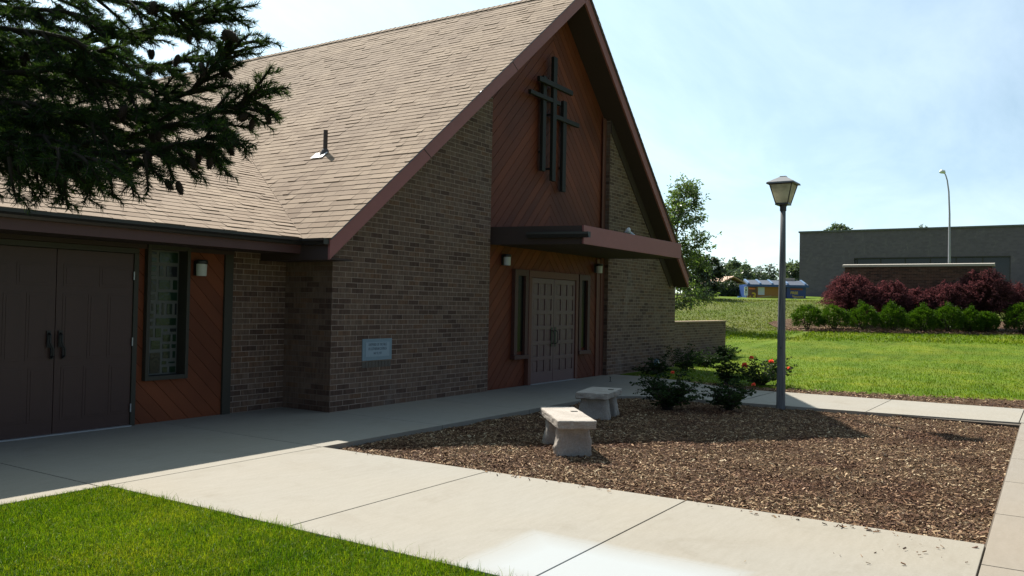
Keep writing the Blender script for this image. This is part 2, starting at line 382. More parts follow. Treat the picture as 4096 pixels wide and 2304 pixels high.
def lampglass():
    def f(nt):
        n = nt.noise(nt.obj(), 9, 4); c = nt.ramp(n, [(.3, (.58, .55, .42)), (.7, (.85, .82, .68))])
        tr = nt.n('ShaderNodeBsdfTranslucent', [c]).outputs[0]; df = nt.n('ShaderNodeBsdfDiffuse', [c]).outputs[0]
        return nt.n('ShaderNodeMixShader', [.7, df, tr]).outputs[0]
    return mat('yellowed_frosted_panel', f)
M_LGLASS = lampglass()
def postwood():
    def f(nt):
        v = nt.obj(); g = nt.noise(nt.scale(v, (30, 30, 1.1)), 1.6, 5, .65, .3)
        c = nt.ramp(g, [(.3, (.05, .055, .06)), (.5, (.125, .13, .135)), (.7, (.22, .22, .215))])
        return pr(nt, c, .8, bump(nt, g, .6, .006), Specular_IOR_Level=.3)
    return mat('weathered_grey_timber', f)
M_POST = postwood()
M_FROST = mat('frosted_shade', lambda nt: nt.n('ShaderNodeMixShader', [.15, nt.n('ShaderNodeBsdfDiffuse', [(.62, .64, .60, 1)]).outputs[0], nt.n('ShaderNodeBsdfTranslucent', [(.62, .64, .60, 1)]).outputs[0]]).outputs[0])

# ------------------------------------------------------------------ terrain and paving
def fwd(x, y): return .84*(x+8.46) + .543*(y+8.47)
HP = [(0, 0), (23, 0), (27, .06), (33, .38), (37, .63), (40, .85), (43, 1.15), (47, 1.75), (50, 2.08), (53, 2.2), (70, 2.48), (90, 2.84), (101, 3.42), (118, 3.7), (200, 4.2), (3000, 5)]
def H(x, y):
    d = fwd(x, y)
    h = float(np.interp(d, [p[0] for p in HP], [p[1] for p in HP]))
    if 30 < d < 60: h += .05*mnoise.noise((x*.5, y*.5, 0)) + .02*mnoise.noise((x*2.1, y*2.1, 3))
    return h
def edge_x(y):   # near edge of the far lawn (south of the low wall)
    return float(np.interp(y, [-60, -12, -8, -7.2, -4, -3, -2, -1], [13, 10.6, 9.75, 9.35, 8.6, 8.55, 8.75, 9.3]))
def terrain():
    xs = np.unique(np.concatenate([[-900, -300, -100, -40, -20, -14], np.arange(-10, 7.6, 2.5), np.arange(7.6, 12, .2), np.arange(12, 62, .7), [64, 68, 74, 82, 92, 104, 120, 150, 200, 300, 500, 900, 2000]]))
    ys = np.unique(np.concatenate([[-2000, -900, -400, -200, -100, -70, -50, -40], np.arange(-34, -9, 1.2), np.arange(-9, 2, .3), np.arange(2, 34, .8), [38, 44, 52, 64, 80, 110, 160, 260, 500, 900, 2000]]))
    V = []
    for y in ys:
        for x in xs:
            if y < .4 and x < edge_x(y) or (y >= .4 and x < 12.7): z = -.14
            else: z = -.012 + H(x, y) + (.01*mnoise.noise((x*1.3, y*1.3, 0)) if x < 60 else 0)
            V.append((x, y, z))
    nx = len(xs); F = [(j*nx+i, j*nx+i+1, (j+1)*nx+i+1, (j+1)*nx+i) for j in range(len(ys)-1) for i in range(nx-1)]
    o = npmesh('ground', V, F, M_LAWN, smooth=True); structure(o)
terrain()

def slabs(name, polys, mtl, z0=-.12, z1=0.0):
    mb = MB()
    for p in polys: mb.slab_z(p, z0, z1)
    o = obj(name, mb, mtl, bevel=.004); return structure(o)
g = .006
def rect(x0, x1, y0, y1): return [(x0, y0), (x1, y0), (x1, y1), (x0, y1)]
jx = [-14, -11.6, -9.3, -6.85, -4.5, -2.04, .08, 2.2]
P = [rect(jx[i]+g, jx[i+1]-g, -1.93, 1.1) for i in range(len(jx)-1)]
P.append([(2.2+g, -1.93), (4.1, -1.93), (4.75, -2.06), (5.08, -2.38), (5.24, -2.9), (5.36, -4.02), (6.66, -4.02), (7.66, -4.06), (7.7, -3.4), (8.1, -2.55), (8.75, -1.45), (9.02, -.7), (9.04, .1), (2.2+g, .1)])
P.append([(5.36, -4.02-2*g), (5.46, -6.05), (7.72, -6.08), (7.7, -4.06-2*g)])
P.append([(5.46, -6.05-2*g), (5.66, -8.08), (7.74, -8.1), (7.72, -6.08-2*g)])
P.append([(5.66, -8.08-2*g), (5.8, -10.1), (7.76, -10.1), (7.74, -8.1-2*g)])
P.append([(5.8, -10.1-2*g), (5.9, -14), (7.8, -14), (7.76, -10.1-2*g)])
for y0, y1 in ((-4.06, -1.93-2*g), (-5.99, -4.06-2*g), (-8.1, -5.99-2*g)):
    P.append([(-4.44, y0), (-2.03+.07*(y0+1.93)/-6.2, y0), (-2.03+.07*(y1+1.93)/-6.2, y1), (-4.44, y1)])
slabs('walkway', P, M_CONC)
Q = []
xj = [-13, -11, -8.2, -6.4, -4.3, -2.49, -.91, .6, 2.1, 3.7]
for i in range(len(xj)-1): Q.append(rect(xj[i]+g, xj[i+1]-g, -9.6, -8.1-2*g))
Q.append(rect(3.7+g, 5.6, -9.6, -8.1-2*g))
slabs('path', Q, M_CONC2)
o = obj('joint_bed', MB().box(-14, 9.0, -1.9, .9, -.13, -.022).box(-4.42, -2.1, -8.1, -1.92, -.13, -.022).box(5.5, 7.6, -13.9, -2.2, -.13, -.022).box(-13, 5.5, -9.55, -8.098, -.13, -.021), M_JOINT); structure(o)

def mulch():
    def grid(x0, x1, y0, y1, st, zf):
        xs = np.arange(x0, x1+st, st); ys = np.arange(y0, y1+st, st)
        V = [(x, y, zf(x, y)) for y in ys for x in xs]; nx = len(xs)
        return V, [(j*nx+i, j*nx+i+1, (j+1)*nx+i+1, (j+1)*nx+i) for j in range(len(ys)-1) for i in range(nx-1)]
    V, F = grid(-2.12, 6.0, -8.2, -1.85, .06, mz)
    structure(npmesh('mulch_bed', V, F, M_SOIL, smooth=True))
    V, F = grid(7.4, 13.2, -14.2, -.02, .1, lambda x, y: -.03 + .02*mnoise.noise((x*3, y*3, 5)) - .10*max(0, min(1, (x-edge_x(y))/.25)))
    structure(npmesh('mulch_strip', V, F, M_SOIL, smooth=True))
def mz(x, y): return -.058 + .026*mnoise.noise((x*1.7, y*1.7, 1)) + .012*mnoise.noise((x*7, y*7, 2))
mulch()
RN = np.random.default_rng(5)
def chips(name, X, Y, zf, lmin, lmax, label_kind=True):
    n = len(X); L = RN.uniform(lmin, lmax, n)*RN.choice([.6, 1, 1.0, 1.5], n); Wd = L*RN.uniform(.12, .42, n); T = RN.uniform(.002, .006, n)
    a = RN.uniform(0, 2*np.pi, n); ti = RN.normal(0, .33, n); ro = RN.normal(0, .4, n)
    ux = np.stack([np.cos(a)*np.cos(ti), np.sin(a)*np.cos(ti), np.sin(ti)], 1)
    s0 = np.stack([-np.sin(a), np.cos(a), np.zeros(n)], 1); nn = np.cross(ux, s0)
    vy = s0*np.cos(ro)[:, None] + nn*np.sin(ro)[:, None]; nz = np.cross(ux, vy)
    Z = np.array([zf(x, y) for x, y in zip(X, Y)]) + RN.uniform(.002, .014, n)
    C = np.stack([X, Y, Z], 1)
    tp = RN.uniform(.35, 1.0, n)
    V = []
    for sx, sy, sz, q in ((-1, -1, -1, 0), (1, -1, -1, 1), (1, 1, -1, 1), (-1, 1, -1, 0), (-1, -1, 1, 0), (1, -1, 1, 1), (1, 1, 1, 1), (-1, 1, 1, 0)):
        k = tp if q else np.ones(n)
        V.append(C + ux*(sx*L/2)[:, None] + vy*(sy*Wd/2*k)[:, None] + nz*(sz*T/2)[:, None])
    V = np.stack(V, 1).reshape(-1, 3)
    q = np.array([(4, 5, 6, 7), (0, 1, 5, 4), (1, 2, 6, 5), (2, 3, 7, 6), (3, 0, 4, 7)])
    F = (np.arange(n)[:, None, None]*8 + q[None]).reshape(-1, 4)
    return npmesh(name, V, F, M_CHIP)
n = 85000
u = RN.uniform(0, 1, n); X = -2.06 + 7.75*u**1.35; Y = RN.uniform(-8.12, -1.94, n)
far = (X > 5.2) & (Y > -3) | (np.array([mnoise.noise((x*1.1, y*1.1, 9)) + .5*mnoise.noise((x*3, y*3, 4)) for x, y in zip(X, Y)]) < RN.normal(-.72, .2, n)); X, Y = X[~far], Y[~far]
o = chips('wood_chips', X, Y, mz, .012, .037); tag(o, 'shredded brown bark mulch chips covering the planting bed', 'mulch', kind='stuff')
n = 7000; Y = RN.uniform(-13, -.1, n); X = np.array([RN.uniform(7.62, edge_x(y)+.1) for y in Y])
X = np.where(Y > -2, RN.uniform(9.0, 12.8, n), X)
o = chips('wood_chips', X, Y, lambda x, y: -.025, .02, .055); tag(o, 'strip of bark chips along the far edge of the walkway', 'mulch', kind='stuff')
n = 72; Y = np.concatenate([RN.normal(q, .25, 12) for q in (-2.6, -4.4, -5.2, -6.5, -7.1, -7.7)]); Y = np.clip(Y, -8.05, -1.97); X = -2.05 + .07*(Y+1.93)/-6.2*-1 + .09 - np.abs(RN.normal(0, .045, n)) - .04
o = chips('wood_chips', X, Y, lambda x, y: .001, .012, .035); tag(o, 'bark chips spilled along the sharp edge of the front walkway', 'mulch', kind='stuff')
n = 26; X = RN.normal(-2.6, .28, n); Y = RN.normal(-7.7, .35, n); m_ = (X < -2.14) & (Y > -8.05)
o = chips('wood_chips', X[m_], Y[m_], lambda x, y: .002, .012, .03); tag(o, 'few dark chips spilled on the pale walkway corner', 'mulch', kind='stuff')

# front lawn with real blades
def lawn_edge(y): return -4.47 + .05*mnoise.noise((y*2.3, 4, 0))
xs = np.linspace(-16, -4.43, 60); ys = np.linspace(-16, -1.92, 60)
V = [(x, y, -.02 + .012*mnoise.noise((x*2, y*2, 0))) for y in ys for x in xs]
structure(npmesh('lawn', V, [(j*60+i, j*60+i+1, (j+1)*60+i+1, (j+1)*60+i) for j in range(59) for i in range(59)], M_SOILG, smooth=True))
def blades(name, X, Y, Z, hmin, hmax, w, mtl, lean=.45):
    n = len(X); h = RN.uniform(hmin, hmax, n); a = RN.uniform(0, 2*np.pi, n); b = a + RN.normal(0, .6, n) + np.pi/2
    l1 = np.abs(RN.normal(0, lean, n)); ww = w*RN.uniform(.6, 1.3, n)
    s = np.stack([np.cos(a), np.sin(a), np.zeros(n)], 1); d = np.stack([np.cos(b), np.sin(b), np.zeros(n)], 1); up = np.array([0, 0, 1.0])
    C = np.stack([X, Y, Z], 1)
    mid = C + d*(l1*h*.35)[:, None] + up*(h*.6)[:, None]; tip = C + d*(l1*h*1.15)[:, None] + up*(h*(1-.25*np.minimum(l1, 1.5)))[:, None]
    V = np.stack([C - s*ww[:, None]*.5, C + s*ww[:, None]*.5, mid + s*ww[:, None]*.4, mid - s*ww[:, None]*.4, tip + s*ww[:, None]*.08, tip - s*ww[:, None]*.08], 1).reshape(-1, 3)
    F = (np.arange(n)[:, None, None]*6 + np.array([(0, 1, 2, 3), (3, 2, 4, 5)])[None]).reshape(-1, 4)
    return npmesh(name, V, F, mtl, smooth=True)
n = 270000
X = RN.uniform(-8.4, -4.40, n); Y = RN.uniform(-6.6, -1.90, n)
keep = (fwd(X, Y) > 4.0) & (X < -4.45 + .016*np.sin(Y*9) + .012*np.sin(Y*23) + .012*RN.normal(size=n)) & (Y < -1.945 + .012*RN.normal(size=n))
X, Y = X[keep], Y[keep]
o = blades('grass_blades', X, Y, np.full(len(X), -.02), .022, .056, .0034, M_BLADE, .75); tag(o, 'short bright green lawn grass beside the pale walkway', 'grass', kind='stuff')
n = 420; Y = -1.97-4.1*RN.uniform(0, 1, n)**.8 + RN.normal(0, .1, n); Y = np.minimum(Y, -1.96); X = -4.48 - np.abs(RN.normal(0, .09, n)) + .03
m_ = RN.uniform(0, 1, n) < .8; 
o2 = blades('grass_blades', X[m_], Y[m_], np.full(m_.sum(), -.02), .05, .115, .003, M_BLADE, .5); tag(o2, 'taller uncut grass stems along the walkway edge', 'grass', kind='stuff')
# far lawn tufts
n = 150000
dd = 15.5 + 37*RN.uniform(0, 1, n)**1.2; lat = RN.uniform(-.22, .66, n)*dd
X = -8.46 + .84*dd + .5425*lat; Y = -8.47 + .543*dd - .84*lat
ex = np.array([edge_x(y) for y in Y]); keep = (X > ex + RN.normal(.05, .08, n)) & ~((Y > -.5) & (X < 13)) & (np.abs(Y-.55) + 0*X > .15)
bx_, by_ = X-29.4, Y-1.4; det_ = 7.7*.52+12.1*.84
bt, bw_ = (bx_*.52-by_*.84)/det_, (7.7*by_+12.1*bx_)/det_
inbed = (bt > 0) & (bt < 1) & (bw_ > -.05) & (bw_ < 6.0*(1-.5*(np.maximum(0, .25-bt)*4)**2))
keep &= ~inbed
X, Y, dd = X[keep], Y[keep], dd[keep]
Z = np.array([H(x, y) for x, y in zip(X, Y)]) - .012
hh = np.where(dd > 33, 1.9, 1.0)
def tufts():
    near = dd <= 33
    o = blades('lawn_grass', X[near], Y[near], Z[near], .025, .055, .010, M_TUFT, .7); tag(o, 'mown green lawn grass rising behind the lamp post', 'grass', kind='stuff')
    o = blades('bank_grass', X[~near], Y[~near], Z[~near], .04, .11, .03, M_TUFT, .8); tag(o, 'rough drying grass on the bank below the far buildings', 'grass', kind='stuff')
tufts()
#@@CHURCH
# ------------------------------------------------------------------ church
XA, ZB, ZT = 6.569, 7.78, 8.09                 # rake apex: x, underside z, top z
XL, XR, ZL = -.474, 12.586, 2.11               # rake tips, underside z
SL, SR = (ZB-ZL)/(XA-XL), (ZB-ZL)/(XR-XA)
TL_, TR_ = 2.405, 2.40                         # top z at the tips
YO, YW, YB = -.416, .15, 20.0                  # fascia face, wood face, back
def under(x): return ZL + (x-XL)*SL if x < XA else ZL + (XR-x)*SR
def top(x): return TL_ + (x-XL)*(ZT-TL_)/(XA-XL) if x < XA else TR_ + (XR-x)*(ZT-TR_)/(XR-XA)
church = empty('church', (0, 0, 0), 'brick church with steep tan shingle roof and cedar gable over double doors', 'church')
# walls
BL, BR = 3.89, 8.66
obj('wall', MB().slab_y([(.0, -.14), (BL, -.14), (BL, under(BL)+.05), (.0, under(0)+.05)], 0, .34), M_BRICK_X, church)
obj('wall', MB().slab_y([(BR, -.14), (12.7, -.14), (12.7, 2.05), (12.45, under(12.45)+.05), (BR, under(BR)+.05)], 0, .34), M_BRICK_X, church)
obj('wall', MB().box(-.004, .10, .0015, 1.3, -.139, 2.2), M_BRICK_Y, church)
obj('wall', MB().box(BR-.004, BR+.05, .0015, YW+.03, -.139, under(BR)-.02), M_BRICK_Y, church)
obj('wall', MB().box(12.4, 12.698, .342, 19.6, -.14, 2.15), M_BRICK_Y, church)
obj('wall', MB().box(-.955, .0, .948, 1.25, -.14, 2.34), M_BRICK_X, church)
obj('wall', MB().slab_y([(0, -.14), (12.4, -.14), (12.4, 2.1), (XA, 7.7), (.0, 2.5)], 19.4, 19.7), M_BRICK_X, church)
obj('wall', MB().box(-14, -5.6, .948, 1.25, -.14, 2.34), M_BRICK_X, church)
# soffit boards and roof body
for a, b in ((XL, XA), (XA, XR)):
    pl = [(a, under(a)), (b, under(b)), (b, top(b)-.03), (a, top(a)-.03)]
    obj('soffit', MB().slab_y(pl, YO+.042, YB), M_SOFFIT, church)
# rake fascia with drip edge
for a, b in ((XL, XA-.004), (XA+.004, XR)):
    s = -1 if a == XL else 1
    pl = [(a, under(a)), (b, under(b)), (b, top(b)-.004), (a, top(a)-.004)]
    f = obj('fascia', MB().slab_y(pl, YO, YO+.04), M_FASCIA, church, bevel=.003)
    pd = [(a, top(a)-.03), (b, top(b)-.03), (b, top(b)-.006), (a, top(a)-.006)]
    obj('drip_edge', MB().slab_y(pd, YO-.022, YO-.002), M_DRIP, f)
    if s < 0:   # visible joints between the fascia boards
        for jx_ in (1.62, 4.05):
            jb = MB(); jb.prism([(jx_, under(jx_)+.004), (jx_+.012, under(jx_)+.012), (jx_-.19, top(jx_-.2)-.01), (jx_-.202, top(jx_-.2)-.015)], lambda p, k: (p[0], (YO-.003, YO+.01)[k], p[1]))
            obj('joint', jb, M_SOFFIT, f)
# frieze boards under the right rake against the brick
obj('frieze_board', MB().slab_y([(BR, under(BR)-.02-.26), (12.30, under(12.3)-.02-.26), (12.45, under(12.45)+.03), (BR, under(BR)+.03)], -.025, .0), M_SOFFIT, church)

def shingles(name, O, A, U, ln, up, along0=None, along1=None, parent=church, seed=1):
    """courses of three-tab shingles; O corner, A along the eave, U up the slope; limits of a course may depend on its height"""
    rr = random.Random(seed); O, A, U = Vector(O), Vector(A).normalized(), Vector(U).normalized(); N = A.cross(U)
    if N.z < 0: N = -N
    V, F = [], []
    e = .143; nc = int(up/e)+1
    for i in range(nc):
        s0 = i*e; s1 = min(up, s0+e+.01)
        a = (along0(s0) if along0 else 0) ; end = along1(s0) if along1 else ln
        a -= 0
        th = .0042+rr.random()*.001; cw = .002*rr.random()
        x = a
        first = True
        while x < end-.002:
            w = rr.choice((.12, .17, .2, .26, .31, .31, .34))*rr.uniform(.9, 1.1)
            if first: w *= rr.random()+.15; first = False
            x2 = min(end, x+w)
            t = th + rr.choice((0, 0, 0, .002, .004, .008))*rr.uniform(.7, 1.1); dz = rr.uniform(-.004, .006)
            b = len(V)
            gx = .0022
            p = [O + A*(x+gx) + U*(s0-dz) , O + A*(x2-gx) + U*(s0-dz)]
            q = [O + A*(x+gx) + U*s1, O + A*(x2-gx) + U*s1]
            V += [p[0]-N*.002, p[1]-N*.002, p[0]+N*t, p[1]+N*t, q[0]-N*.0007, q[1]-N*.0007]
            F += [(b, b+1, b+3, b+2), (b+2, b+3, b+5, b+4)]
            x = x2
    return npmesh(name, [tuple(v) for v in V], F, M_SHINGLE, parent)
# main roof, west slope (seen), east slope
lu = math.hypot(XA-XL, ZT-TL_); ru = math.hypot(XR-XA, ZT-TR_)
UL = Vector((XA-XL, 0, ZT-TL_)).normalized(); UR = Vector((XA-XR, 0, ZT-TR_)).normalized()
VY0 = .14                                      # wing eave y
WS = .466                                      # wing roof pitch
def valley_y(s):                               # y on the west slope where the valley runs at slope length s
    z = TL_ + s*UL.z; return VY0 + (z-2.42)/WS if z > 2.42 else VY0
RID = Vector((3.937, 7.73, 5.96))
def main_end(s):
    z = TL_ + s*UL.z
    return (valley_y(s)+.12 - (YO-.045)) if z < RID.z else YB-(YO-.045)
roof = shingles('roof', (XL-.02, YO-.045, TL_-.014), (0, 1, 0), UL, YB, lu+.01, None, main_end, seed=3)
shingles('roof', (XR+.02, YO-.045, TR_-.014), (0, 1, 0), UR, YB+.4, ru+.01, seed=4)
# ridge caps
rc = MB(); rr = random.Random(8); y = YO-.045
k = 0
while y < YB:
    t = .012+.004*rr.random()
    for sgn, uu in ((-1, UL), (1, UR)):
        n_ = Vector((-uu.z, 0, uu.x)) if sgn < 0 else Vector((uu.z, 0, -uu.x))
        if n_.z < 0: n_ = -n_
        a0 = Vector((XA, y, ZT+.022+t)); d = -uu*.16
        rc.add([a0, a0+d, Vector((XA, y+.17, ZT+.012+t))+d, Vector((XA, y+.17, ZT+.012+t)), a0-n_*t, a0+d-n_*t], [(0, 1, 2, 3), (0, 1, 5, 4)])
    y += .143
obj('ridge_cap', rc, M_SHINGLE, church)
# wing roof, ridge along x
def wing_limit(s):                             # course from x=-14 to the valley
    z = 2.42 + s*WU.z; return 14 + (XL + (z-TL_)/UL.z*UL.x) + .10
WU = Vector((0, 1, WS)).normalized(); wl = math.hypot(7.59, 7.59*WS)
shingles('roof', (-14, VY0-.03, 2.42-.010), (1, 0, 0), WU, 0, wl, None, wing_limit, seed=6)
obj('roof', MB().prism([(VY0+7.59, 5.96), (VY0+15.2, 2.42), (VY0+15.2, 2.36), (VY0+7.59, 5.90)], lambda p, k: ((-14, 3.9)[k], p[0], p[1])), M_SHINGLE, church)
wc = MB(); x = -14
while x < 3.95:
    t = .012
    for sg in (-1, 1):
        wc.add([(x, VY0+7.59, 5.985), (x, VY0+7.59+sg*.15, 5.985-.15*WS), (x+.17, VY0+7.59+sg*.15, 5.975-.15*WS), (x+.17, VY0+7.59, 5.975)], [(0, 1, 2, 3)])
    x += .143
obj('ridge_cap', wc, M_SHINGLE, church)
# woven valley strip
va = Vector((XL+.03, VY0+.02, 2.44)); vb = RID + Vector((0, 0, .02)); vd = (vb-va).normalized(); vs = Vector((vd.y, -vd.x, 0)).normalized()*.004
obj('valley', MB().prism([(0, 0), (1, 0), (1, 1), (0, 1)], lambda p, k: (va if p[1] == 0 else vb) + vs*(p[0]*2-1) + Vector((0, 0, .004*k))), M_SHINGLE, church)
# main eave: boxed fascia and gutter on the west side, wing eave
obj('fascia', MB().box(XL+.002, XL+.04, YO+.043, VY0+.02, 2.12, 2.375), M_SOFFIT, church)
obj('soffit', MB().box(XL+.042, .0, YO+.043, .93, 2.115, 2.14), M_SOFFIT, church)
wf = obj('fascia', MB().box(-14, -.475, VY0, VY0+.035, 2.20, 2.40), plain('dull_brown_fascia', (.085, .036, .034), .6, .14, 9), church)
obj('soffit', MB().box(-14, -.475, VY0+.037, .946, 2.215, 2.24), M_SOFFIT, church)
obj('frieze_board', MB().box(-14, -.96, .90, .945, 2.16, 2.213), M_SOFFIT, church)
def gutter(x0, x1, y, z, axis=0, dpt=.1, hgt=.085):
    prof = [(0, 0), (-dpt*.62, 0), (-dpt*.72, hgt*.35), (-dpt, hgt*.62), (-dpt, hgt), (-dpt+.006, hgt), (-dpt+.008, hgt*.66), (-dpt*.68, hgt*.42), (-dpt*.58, .007), (-.006, .007), (-.006, hgt), (0, hgt)]
    m = MB()
    if axis == 0: m.prism(prof, lambda p, k: ((x0, x1)[k], y+p[0], z+p[1]))
    else: m.prism(prof, lambda p, k: (y+p[0], (x0, x1)[k], z+p[1]))
    return m
gm = gutter(-14, -.49, VY0-.002, 2.315)
gm.box(-.50, -.488, VY0-.10, VY0-.002, 2.318, 2.398)
obj('gutter', gm, M_GUTTER, church)
gm = gutter(YO+.03, VY0-.1, XL-.001, 2.31, axis=1); gm.box(XL-.098, XL-.003, YO+.018, YO+.03, 2.313, 2.392)
obj('gutter', gm, M_GUTTER, church)

# diagonal board panels with real joints
def clip_half(poly, a, b, c):                  # keep a*x+b*z <= c
    out = []
    for i in range(len(poly)):
        p, q = poly[i], poly[(i+1) % len(poly)]; dp, dq = a*p[0]+b*p[1]-c, a*q[0]+b*q[1]-c
        if dp <= 0: out.append(p)
        if dp*dq < 0: t = dp/(dp-dq); out.append((p[0]+(q[0]-p[0])*t, p[1]+(q[1]-p[1])*t))
    return out
def boards(mb, poly, sgn, xc, y0, y1, pitch=.16, gap=.009):
    """boards run along z + sgn*(x-xc) = const"""
    r2 = math.sqrt(2); ts = [(p[1]+sgn*(p[0]-xc))/r2 for p in poly]
    for i in range(int(math.floor(min(ts)/pitch)), int(math.ceil(max(ts)/pitch))):
        q = clip_half(poly, sgn/r2, 1/r2, (i+1)*pitch-gap/2 + sgn*xc/r2)
        if len(q) > 2: q = clip_half(q, -sgn/r2, -1/r2, -(i*pitch+gap/2) - sgn*xc/r2)
        if len(q) > 2: mb.slab_y(q, y0, y1)
XC = 6.25
wp = MB()
boards(wp, [(BL-.05, -.12), (XC, -.12), (XC, under(XC)+.05), (BL-.05, under(BL-.05)+.05)], -1, XC, YW, YW+.02)
boards(wp, [(XC, -.12), (BR+.05, -.12), (BR+.05, under(BR+.05)+.05), (XA, under(XA)+.05), (XC, under(XC)+.05)], 1, XC, YW, YW+.02)
# note: left half runs up to the right, right half down to the right
obj('wood_panel', wp, M_WOOD, church)
obj('wall', MB().slab_y([(BL-.06, -.13), (BR+.06, -.13), (BR+.06, under(BR)+.0), (XA, under(XA)+.04), (BL-.06, under(BL)+.0)], YW+.021, YW+.1), M_DARK, church)
obj('trim', MB().box(8.33, 8.56, .118, .149, -.1, 2.63).box(8.50, 8.655, .10, .117, -.1, 5.85), M_TRIM, church)
# main doors
def pdoor(x0, x1, yf, z0, z1, cols, rows, mtl, bottom=.22, side=.085):
    m = MB(); m.box(x0, x1, yf+.022, yf+.05, z0, z1)
    m.box(x0, x1, yf, yf+.021, z0, z0+bottom); m.box(x0, x1, yf, yf+.021, z1-.1, z1)
    st = .06; cw = (x1-x0-2*side-(cols-1)*st)/cols; rh = (z1-.1-z0-bottom-(rows-1)*.075)/rows
    m.box(x0, x0+side, yf, yf+.021, z0+bottom, z1-.1); m.box(x1-side, x1, yf, yf+.021, z0+bottom, z1-.1)
    for c in range(cols-1):
        a = x0+side+(c+1)*cw+c*st; m.box(a, a+st, yf, yf+.021, z0+bottom, z1-.1)
    for r in range(rows-1):
        zz = z0+bottom+(r+1)*rh+r*.075
        for c in range(cols):
            a = x0+side+c*(cw+st); m.box(a, a+cw, yf+.0005, yf+.021, zz, zz+.075)
    for r in range(rows):
        zz = z0+bottom+r*(rh+.075)
        for c in range(cols):
            a = x0+side+c*(cw+st); m.box(a+.025, a+cw-.025, yf+.012, yf+.0215, zz+.03, zz+rh-.03)
    return m
for x0, x1, hx in ((5.47, 6.352, 6.29), (6.364, 7.262, 6.43)):
    d = obj('door', pdoor(x0, x1, .085, .012, 2.095, 3, 6, M_DOOR), M_DOOR, church, bevel=.003)
    hm = MB(); hm.box(hx-.035, hx+.035, .078, .084, .72, 1.12)
    hm.tube([(hx, .08, .78), (hx, .03, .80), (hx, .02, .86), (hx, .02, .98), (hx, .03, 1.03), (hx, .08, 1.05)], .009, 8)
    obj('handle', hm, M_BLACK, d)
obj('door_frame', MB().box(5.36, 5.464, .06, .149, 0, 2.10).box(7.268, 7.37, .06, .149, 0, 2.10).box(5.36, 7.37, .061, .149, 2.102, 2.24), M_TRIM, church, bevel=.004)
obj('threshold', MB().box(5.465, 7.267, .03, .148, .0, .011), M_STEEL, church)
for x0, x1 in ((4.86, 5.352), (7.44, 7.93)):
    w = obj('window', MB().box(x0+.11, x1-.11, .125, .14, .66, 2.12), M_GLASS, church)
    obj('frame', MB().box(x0, x0+.11, .07, .149, .60, 2.24).box(x1-.11, x1, .07, .149, .60, 2.24).box(x0+.11, x1-.11, .071, .149, 2.12, 2.24), M_SASH, w, bevel=.004)
    obj('sill', MB().box(x0-.02, x1+.02, .04, .149, .52, .598), M_SASH, w, bevel=.004)
# canopy over the entrance
cn = obj('canopy', MB().slab_z([(4.12, .148), (4.487, -1.552), (8.99, -1.552), (8.625, .148)], 2.68, 2.93), M_SOFFIT, church)
obj('fascia', MB().slab_z([(4.447, -1.596), (9.03, -1.596), (9.02, -1.556), (4.455, -1.556)], 2.648, 2.975), M_FASCIA, cn, bevel=.003)
obj('fascia', MB().slab_z([(4.08, .146), (4.447, -1.554), (4.483, -1.554), (4.116, .146)], 2.648, 2.97), M_SOFFIT, cn)
obj('fascia', MB().slab_z([(8.66, .0), (9.03, -1.554), (8.995, -1.554), (8.63, .0)], 2.648, 2.97), M_SOFFIT, cn)
obj('gutter', MB().prism([(0, 0), (-.07, 0), (-.1, .06), (-.1, .1), (0, .1)], lambda p, k: (((4.21, 4.47)[k])+p[0], (-.62, -1.72)[k], 2.755+p[1])), M_GUTTER, cn)
obj('soffit', MB().slab_z([(4.125, .14), (4.49, -1.55), (8.985, -1.55), (8.62, .14)], 2.655, 2.678), M_SOFFIT, cn)

# wing front: boards, doors, stained window, corner post
WYF = .948
wp = MB()
wx = (-5.6, -2.25, -1.68, -1.09)
for poly in ([(-5.6, 2.10), (-2.37, 2.10), (-2.37, 2.26), (-5.6, 2.26)], [(-2.37, -.12), (-2.25, -.12), (-2.25, 2.26), (-2.37, 2.26)],
             [(-2.25, -.12), (-1.68, -.12), (-1.68, .545), (-2.25, .545)], [(-1.68, -.12), (-1.09, -.12), (-1.09, 2.26), (-1.68, 2.26)],
             [(-5.6, -.12), (-4.37, -.12), (-4.37, 2.10), (-5.6, 2.10)]):
    boards(wp, poly, 1, 0, WYF, WYF+.02, gap=.006)
obj('wood_panel', wp, M_WOODW, church)
obj('wall', MB().box(-5.6, -2.3, WYF+.022, 1.2, -.12, 2.3).box(-1.66, -.96, WYF+.022, 1.2, -.12, 2.3).box(-2.3, -1.66, 1.12, 1.2, -.12, 2.3).box(-2.3, -1.66, WYF+.022, 1.118, -.12, .5), M_DARK, church)
obj('corner_post', MB().box(-1.089, -.957, .915, 1.0, -.1, 2.26), M_DARK, church, bevel=.004)
obj('door_frame', MB().box(-2.432, -2.372, .90, .946, 0, 2.09).box(-4.37, -4.31, .90, .946, 0, 2.09).box(-4.37, -2.372, .901, .946, 2.092, 2.155), M_DARK, church, bevel=.003)
def carved(x0, x1, yf, z0, z1):
    m = MB(); m.box(x0, x1, yf+.012, yf+.04, z0, z1)
    w = x1-x0
    for a, b, c, d in ((.08, .46, .80, .92), (.54, .92, .80, .92), (.08, .34, .40, .76), (.40, .60, .40, .76), (.66, .92, .40, .76), (.08, .30, .07, .36), (.36, .64, .07, .36), (.70, .92, .07, .36)):
        m.box(x0+a*w, x0+b*w, yf+.008, yf+.0125, z0+c*(z1-z0), z0+d*(z1-z0))
        m.box(x0+a*w+.03, x0+b*w-.03, yf+.004, yf+.0075, z0+c*(z1-z0)+.03, z0+d*(z1-z0)-.03)
    return m
